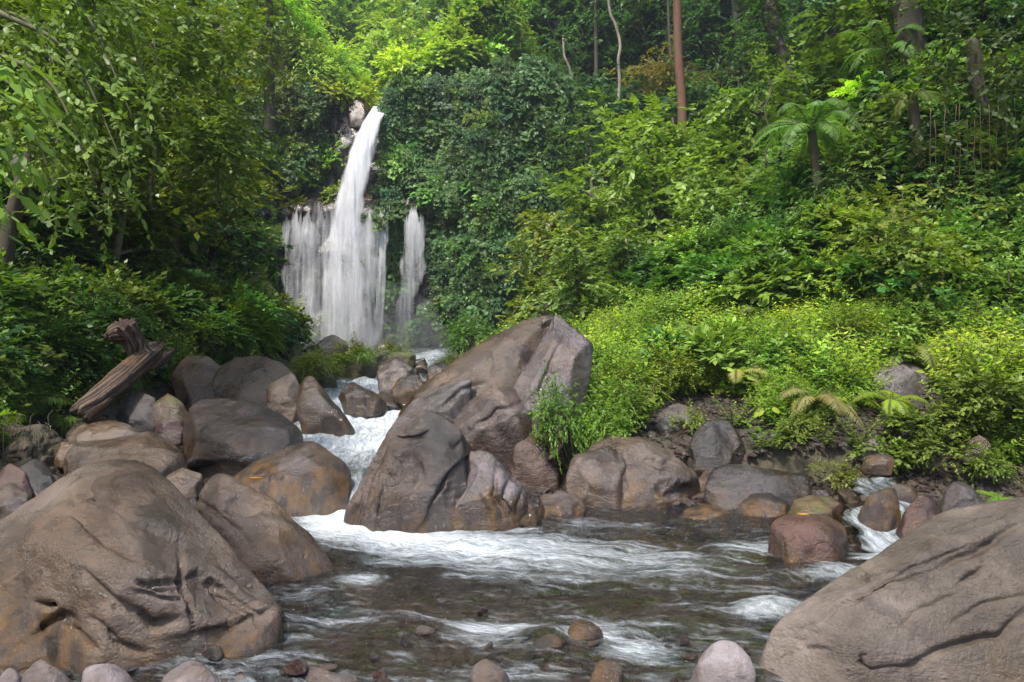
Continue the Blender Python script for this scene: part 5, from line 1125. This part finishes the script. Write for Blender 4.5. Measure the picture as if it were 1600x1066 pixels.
o_ = (-7.4, 7.2, Hs(-7.4, 7.2) - .2); trunk_tree([o_, (-7.3, 7.2, 3.5), (-7.1, 7.2, 6.5), (-7.2, 7.1, 9)], .16, 'bark_dark', 'drooping tree with pale olive leaf sprays at upper left', mid_crown)

for k, (x, y, cs, lab) in enumerate([(-9.2, 9.6, [(-7.6, 9.3, 5.6), (-6.6, 9.6, 6.2), (-6.2, 10.4, 5.4), (-8, 10.3, 6.6)], 'dark canopy tree overhanging the left fern thicket, nearest of three'),
        (-9.4, 12.4, [(-7.8, 12, 6.6), (-6.4, 12.2, 6.0), (-5.6, 12.4, 7.2), (-7.2, 12.6, 7.8), (-5.5, 12.3, 5.4)], 'dark canopy tree overhanging the left fern thicket, middle of three'),
        (-9.8, 15.6, [(-8.4, 15.2, 7.6), (-7.0, 15.2, 6.8), (-6.6, 15.4, 8.6), (-7.8, 15.6, 9.6), (-7.0, 15.4, 5.6)], 'dark canopy tree overhanging the left fern thicket, farthest of three')]):
    gz0 = Hs(x, y); org = np.array([x, y, gz0 - .2])
    def canopy(c, P, cs=cs, org=org):
        for q in cs:
            q = np.array(q) - org; cv = curve([P[-8], (P[-8] + q) / 2 + UP * .3, q], 6); c.add(*tube(cv, np.linspace(.07, .02, len(cv)), 5), .4, 1); tuft(c, q + rng.standard_normal((10, 3)) * np.array([.45, .4, .25]), 150, .3, .75, .115, 12, .4)
        return [(.12, .18, .022), (.1, .16, .022), (.15, .2, .028)][k]
    trunk_tree([org, (x + .3, y, gz0 + 2), (x + .9, y, gz0 + 4), (x + 1.2, y, gz0 + 5.5)], .14, 'bark_dark', lab, canopy)
# overhanging dark tree with vines at the right
h_ = hit(1530, 300)
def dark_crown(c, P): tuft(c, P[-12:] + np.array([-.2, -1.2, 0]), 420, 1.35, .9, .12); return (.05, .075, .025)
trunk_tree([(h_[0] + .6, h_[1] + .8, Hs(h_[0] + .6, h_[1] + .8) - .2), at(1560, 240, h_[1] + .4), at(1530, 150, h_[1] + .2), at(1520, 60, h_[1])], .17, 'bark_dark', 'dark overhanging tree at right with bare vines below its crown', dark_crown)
for k in range(12):
    x = 1452 + k * 12 + rng.normal() * 3; Yd = h_[1] - 1.6 + rng.normal() * .3; y0, y1 = rng.uniform(150, 190), rng.uniform(260, 310)
    P_ = np.array([at(x + rng.normal() * 1.5, y, Yd) for y in np.linspace(y0, y1, 5)]); g = Geo(); g.add(*tube(P_ - P_[0], .006, 5)); tag(link('vine', g.mesh('vine', [M['driftwood']]), loc=P_[0]), 'thin pale vine hanging under the dark overhanging tree', 'vine', 'vines under the dark tree')
for k, (x, y0, y1, Yd) in enumerate([(1200, 120, 260, 17), (905, 40, 130, 42), (240, 60, 330, 12), (345, 40, 300, 13)]):
    P_ = np.array([at(x + 6 * math.sin(q * 2.0), y, Yd) for q, y in enumerate(np.linspace(y0, y1, 7))]); g = Geo(); g.add(*tube(curve(P_ - P_[0], 4), .02, 5)); tag(link('vine', g.mesh('vine', [M['bark_dark']]), loc=P_[0]), ['dark liana left of the tree fern', 'dark liana in the shaded forest', 'liana hanging before the left wall', 'liana in the left wall, right of another'][k], 'vine')

# driftwood log with its fork, earth bank with roots, fallen leaves
lp = [at(128, 648, 9.0), at(150, 628, 9.1), at(185, 596, 9.4), at(216, 568, 9.8), at(238, 550, 10.1), at(250, 540, 10.3)]; org = lp[0]
def wood(path, rad, k=64, seed=1):
    P = curve(np.array(path) - org, 14); V, Q, T = tube(P, np.interp(np.linspace(0, 1, len(P)), np.linspace(0, 1, len(rad)), rad), k)
    c = np.concatenate([np.repeat(P, k, 0), P[:1], P[-1:]]); d = V - c; m_ = len(P)
    an = np.concatenate([np.tile(np.linspace(0, 2 * math.pi, k, endpoint=False), m_), [0, 0]]); tt = np.concatenate([np.repeat(np.linspace(0, 1, m_), k), [0, 1]])
    gr = fbm(np.stack([np.cos(an) * 5 + .5 * tt, np.sin(an) * 5, tt * 1.6 + seed], -1), 4); lum = fbm(np.stack([np.cos(an) * 1.1, np.sin(an) * 1.1, tt * 3 + seed], -1), 3)
    rag = (sstep(.9, 1, tt) + sstep(.1, 0, tt)) * fbm(np.stack([np.cos(an) * 3, np.sin(an) * 3, tt * 0 + seed], -1), 3)
    ax = norm(np.gradient(P, axis=0)); ax = np.concatenate([np.repeat(ax, k, 0), ax[:1], ax[-1:]])
    V = V + d * (.13 * lum + .16 * gr)[:, None] + ax * (rag * .09)[:, None]
    return V, Q, T, (.5 + .9 * gr).clip(0, 1)
g = Geo(); g.add(*wood(lp, [.16, .16, .15, .15, .14, .08])); e = link('driftwood_log', g.mesh('driftwood_log', [M['driftwood']]), loc=org)
tag(e, 'bleached forked driftwood log leaning over the left boulders', 'log')
g = Geo(); g.add(*wood([at(232, 560, 9.95), at(216, 545, 9.9), at(203, 525, 9.8), at(192, 508, 9.7)], [.14, .14, .15, .17], seed=4)); link('branch', g.mesh('branch', [M['driftwood']]), e)
g = Geo(); g.add(*wood([at(186, 520, 9.75), at(176, 524, 9.65), at(168, 528, 9.6)], [.16, .12, .06], seed=7)); link('stub', g.mesh('stub', [M['driftwood']]), e)
org = at(236, 572, 10.4); g = Geo(); g.add(*wood([at(234, 574, 10.4), at(252, 562, 10.5), at(272, 547, 10.6)], [.07, .09, .04], 32)); tag(link('driftwood_branch', g.mesh('driftwood_branch', [M['driftwood']]), loc=org), 'short broken driftwood branch right of the forked log', 'log')
V, T = lobe(px_lobe([(-80, 735), (-80, 662), (0, 652), (50, 660), (88, 680), (84, 705), (40, 727), (0, 735)], .3, lean=.5, bulge=.5), 6, 10, 0, .2, crack=.03)
org = V.mean(0); e = link('earth_bank', make_mesh('earth_bank', V - org, None, T, [M['ground']], {'bed': np.full(len(V), .8)}), loc=org); tag(e, 'dark earth bank with hanging roots at the left edge', 'bank')
g = Geo()
for k in range(60):
    x = rng.uniform(-70, 88); y0 = 640 + rng.uniform(0, 40); Yd = 7.35 + rng.uniform(-.1, .15); P_ = curve([at(x, y0, Yd + .25), at(x + rng.normal() * 6 - 4, y0 + 12, Yd), at(x - rng.uniform(0, 25), y0 + rng.uniform(35, 70), Yd + rng.normal() * .05)], 5)
    g.add(*tube(P_ - org, np.linspace(.0045, .002, len(P_)), 4))
link('roots', g.mesh('roots', [M['bark_dark']]), e, )
LT = leaf_mat('fallen_leaf'); 
for px, py, zz, lab, tn in [(388, 746, .5, 'small orange fallen leaf on the amber boulder', (.7, .3, .02)), (1245, 803, .42, 'small yellow fallen leaf on the square red-brown boulder', (.6, .35, .03))]:
    Yd = (EYE - zz) * FPX / (py - CY); g = Geo(); leaves(g, np.zeros((1, 3)), np.array([[1, .3, .1]]), UP[None], .12, .025, .5, 0, True); o = link('fallen_leaf', g.mesh('fallen_leaf', [LT]), loc=at(px, py, Yd)); o['tint'] = [*tn]; tag(o, lab, 'leaf')
# fallen sticks on the right bank
for px, py, a in [(1440, 722, .3), (1490, 715, -.2), (1560, 705, .1), (1580, 735, .5), (1450, 700, 1.2), (1530, 730, -.5)]:
    h_ = hit(px, py, 5.5); g = Geo(); g.add(*tube(curve([(-.35, 0, 0), (0, .04, .05), (.4, 0, .02)], 5), [.012] * 11, 5, .15)); tag(link('stick', g.mesh('stick', [M['driftwood']]), loc=(h_[0], h_[1], h_[2] + .04), rot=(0, .1, a)), 'dry brown stick lying on the stony right bank', 'stick', 'sticks on the right bank')

for k in range(16):
    px, py = rng.uniform(960, 1580), rng.uniform(500, 620); h_ = hit(px, py, 5.8); s_ = rng.uniform(.5, .95)
    key = ['fern_a', 'shrub_d', 'herb_c', 'shrub_a'][k % 4]; plant(key, h_[0], h_[1], s_ * (.6 if key[:5] == 'shrub' else 1.1), tint([(.13, .22, .05), (.1, .18, .04), (.2, .28, .05)][k % 3]), name='plant', cat='plant', group='taller plants among the herbs')
# --- the many shrubs and trees of the slopes
placed = []
def far_enough(x, y, d):
    for a, b, c in placed:
        if (a - x) ** 2 + (b - y) ** 2 < ((d + c) * .5) ** 2: return False
    placed.append((x, y, d)); return True
def spread(n, box, ok, size, hk, rk, fn, dist, tries=6000, sil=True):
    c = 0
    X_, Y_ = rng.uniform(box[0], box[1], tries), rng.uniform(box[2], box[3], tries); Z_ = H(X_, Y_)
    for x, y, z in zip(X_, Y_, Z_):
        if c >= n: break
        if not in_view(x, y, z, 100) or not ok(x, y, z): continue
        s_ = size(y)
        qx, qy = px_of((x, y, z + s_ * hk * .6))
        if (40 < qx < 420 and 385 < qy < 515) or (1195 < qx < 1335 and 150 < qy < 330) or (1335 < qx < 1460 and 10 < qy < 165): continue
        if sil and not sil_ok(x, y, z, s_ * hk, s_ * rk): continue
        if not far_enough(x, y, dist(y)): continue
        fn(x, y, z, s_); c += 1
SK = ['shrub_a', 'shrub_b', 'shrub_c', 'shrub_d']; TK = ['tree_a', 'tree_b', 'tree_c']
pick = lambda l: l[rng.integers(len(l))]
def PL(cs, keys=SK): return lambda x, y, z, s_: plant(pick(keys), x, y, s_, tint(pick(cs)))
def TR(cs): return lambda x, y, z, s_: tree(pick(TK), x, y, s_, tint(pick(cs)))
ip = np.interp
spread(80, (-26, -5, 10, 41), lambda x, y, z: XL(y) - x > 2.2, lambda y: rng.uniform(.9, 1.6) * ip(y, [10, 40], [.8, 1.5]), 1.4, .9, PL([OLIVE, OLIVE, DEEP, MID, LIME]), lambda y: ip(y, [10, 40], [1.1, 2.2]))
spread(34, (-28, -7, 10, 41), lambda x, y, z: XL(y) - x > 3.2, lambda y: rng.uniform(4.5, 8.0), .95, .26, TR([OLIVE, DEEP, OLIVE, MID]), lambda y: ip(y, [10, 40], [1.4, 2.8]))
spread(95, (-1, 34, 15, 41), lambda x, y, z: SR(x, y) > 7.2, lambda y: rng.uniform(.8, 1.5) * ip(y, [15, 40], [.95, 1.6]), 1.4, .9, PL([MID, MID, OLIVE, LIME, DEEP]), lambda y: ip(y, [15, 40], [1.3, 2.3]))
spread(30, (2, 36, 18, 42), lambda x, y, z: SR(x, y) > 9.5, lambda y: rng.uniform(4, 7.5), .95, .26, TR([MID, DEEP, OLIVE]), lambda y: ip(y, [15, 40], [2.2, 3.4]))
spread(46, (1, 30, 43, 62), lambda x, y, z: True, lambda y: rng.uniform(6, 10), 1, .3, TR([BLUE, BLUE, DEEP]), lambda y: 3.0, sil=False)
spread(26, (-34, -10, 45, 72), lambda x, y, z: abs(x + 9 + .1 * (y - 44)) > 1.2, lambda y: rng.uniform(2.2, 3.4), 1, 1, PL([FRESH], ['bamboo']), lambda y: 2.6, sil=False)
spread(16, (-9, 0, 45, 60), lambda x, y, z: x + 9 + .1 * (y - 44) > 1.6, lambda y: rng.uniform(1.8, 2.8), 1, 1, PL([FRESH, LIME], ['shrub_a', 'shrub_b']), lambda y: 2.2, sil=False)
spread(60, (-48, 20, 66, 108), lambda x, y, z: True, lambda y: rng.uniform(9, 15), 1, .3, TR([HILL, HILL, LIME, MID]), lambda y: 5.2, sil=False)

# --- damp air of the gorge
t = NT('haze'); pv = t.n('ShaderNodeVolumePrincipled', {'Color': (.76, .86, 1.0, 1), 'Density': .0007, 'Anisotropy': .2}); t.t.links.new(pv.outputs[0], t.out.inputs['Volume'])
hv = [(x, y, z) for x in (-170, 170) for y in (-15, 140) for z in (-3.0, 100)]
hz = make_mesh('haze', hv, [(0, 1, 3, 2), (4, 6, 7, 5), (0, 4, 5, 1), (2, 3, 7, 6), (0, 2, 6, 4), (1, 5, 7, 3)], None, [t.m], smooth=False); tag(link('haze', hz), 'pale damp air filling the gorge', 'haze', kind='stuff')

# spray drifting at the foot of the falls
t = NT('mist'); pv = t.n('ShaderNodeVolumePrincipled', {'Color': (.93, .94, 1.0, 1), 'Density': .085}); t.t.links.new(pv.outputs[0], t.out.inputs['Volume'])
I, T = ico(4)
for k, (c_, r_) in enumerate([((-8.6, 40.6, 2.2), (4.6, 1.3, 3.2)), ((-6.8, 39.9, 1.4), (3.6, 1.6, 1.9))]):
    tag(link('mist', make_mesh('mist', I * np.array(r_), None, T, [t.m]), loc=c_), 'pale spray drifting at the foot of the falls', 'mist', kind='stuff')
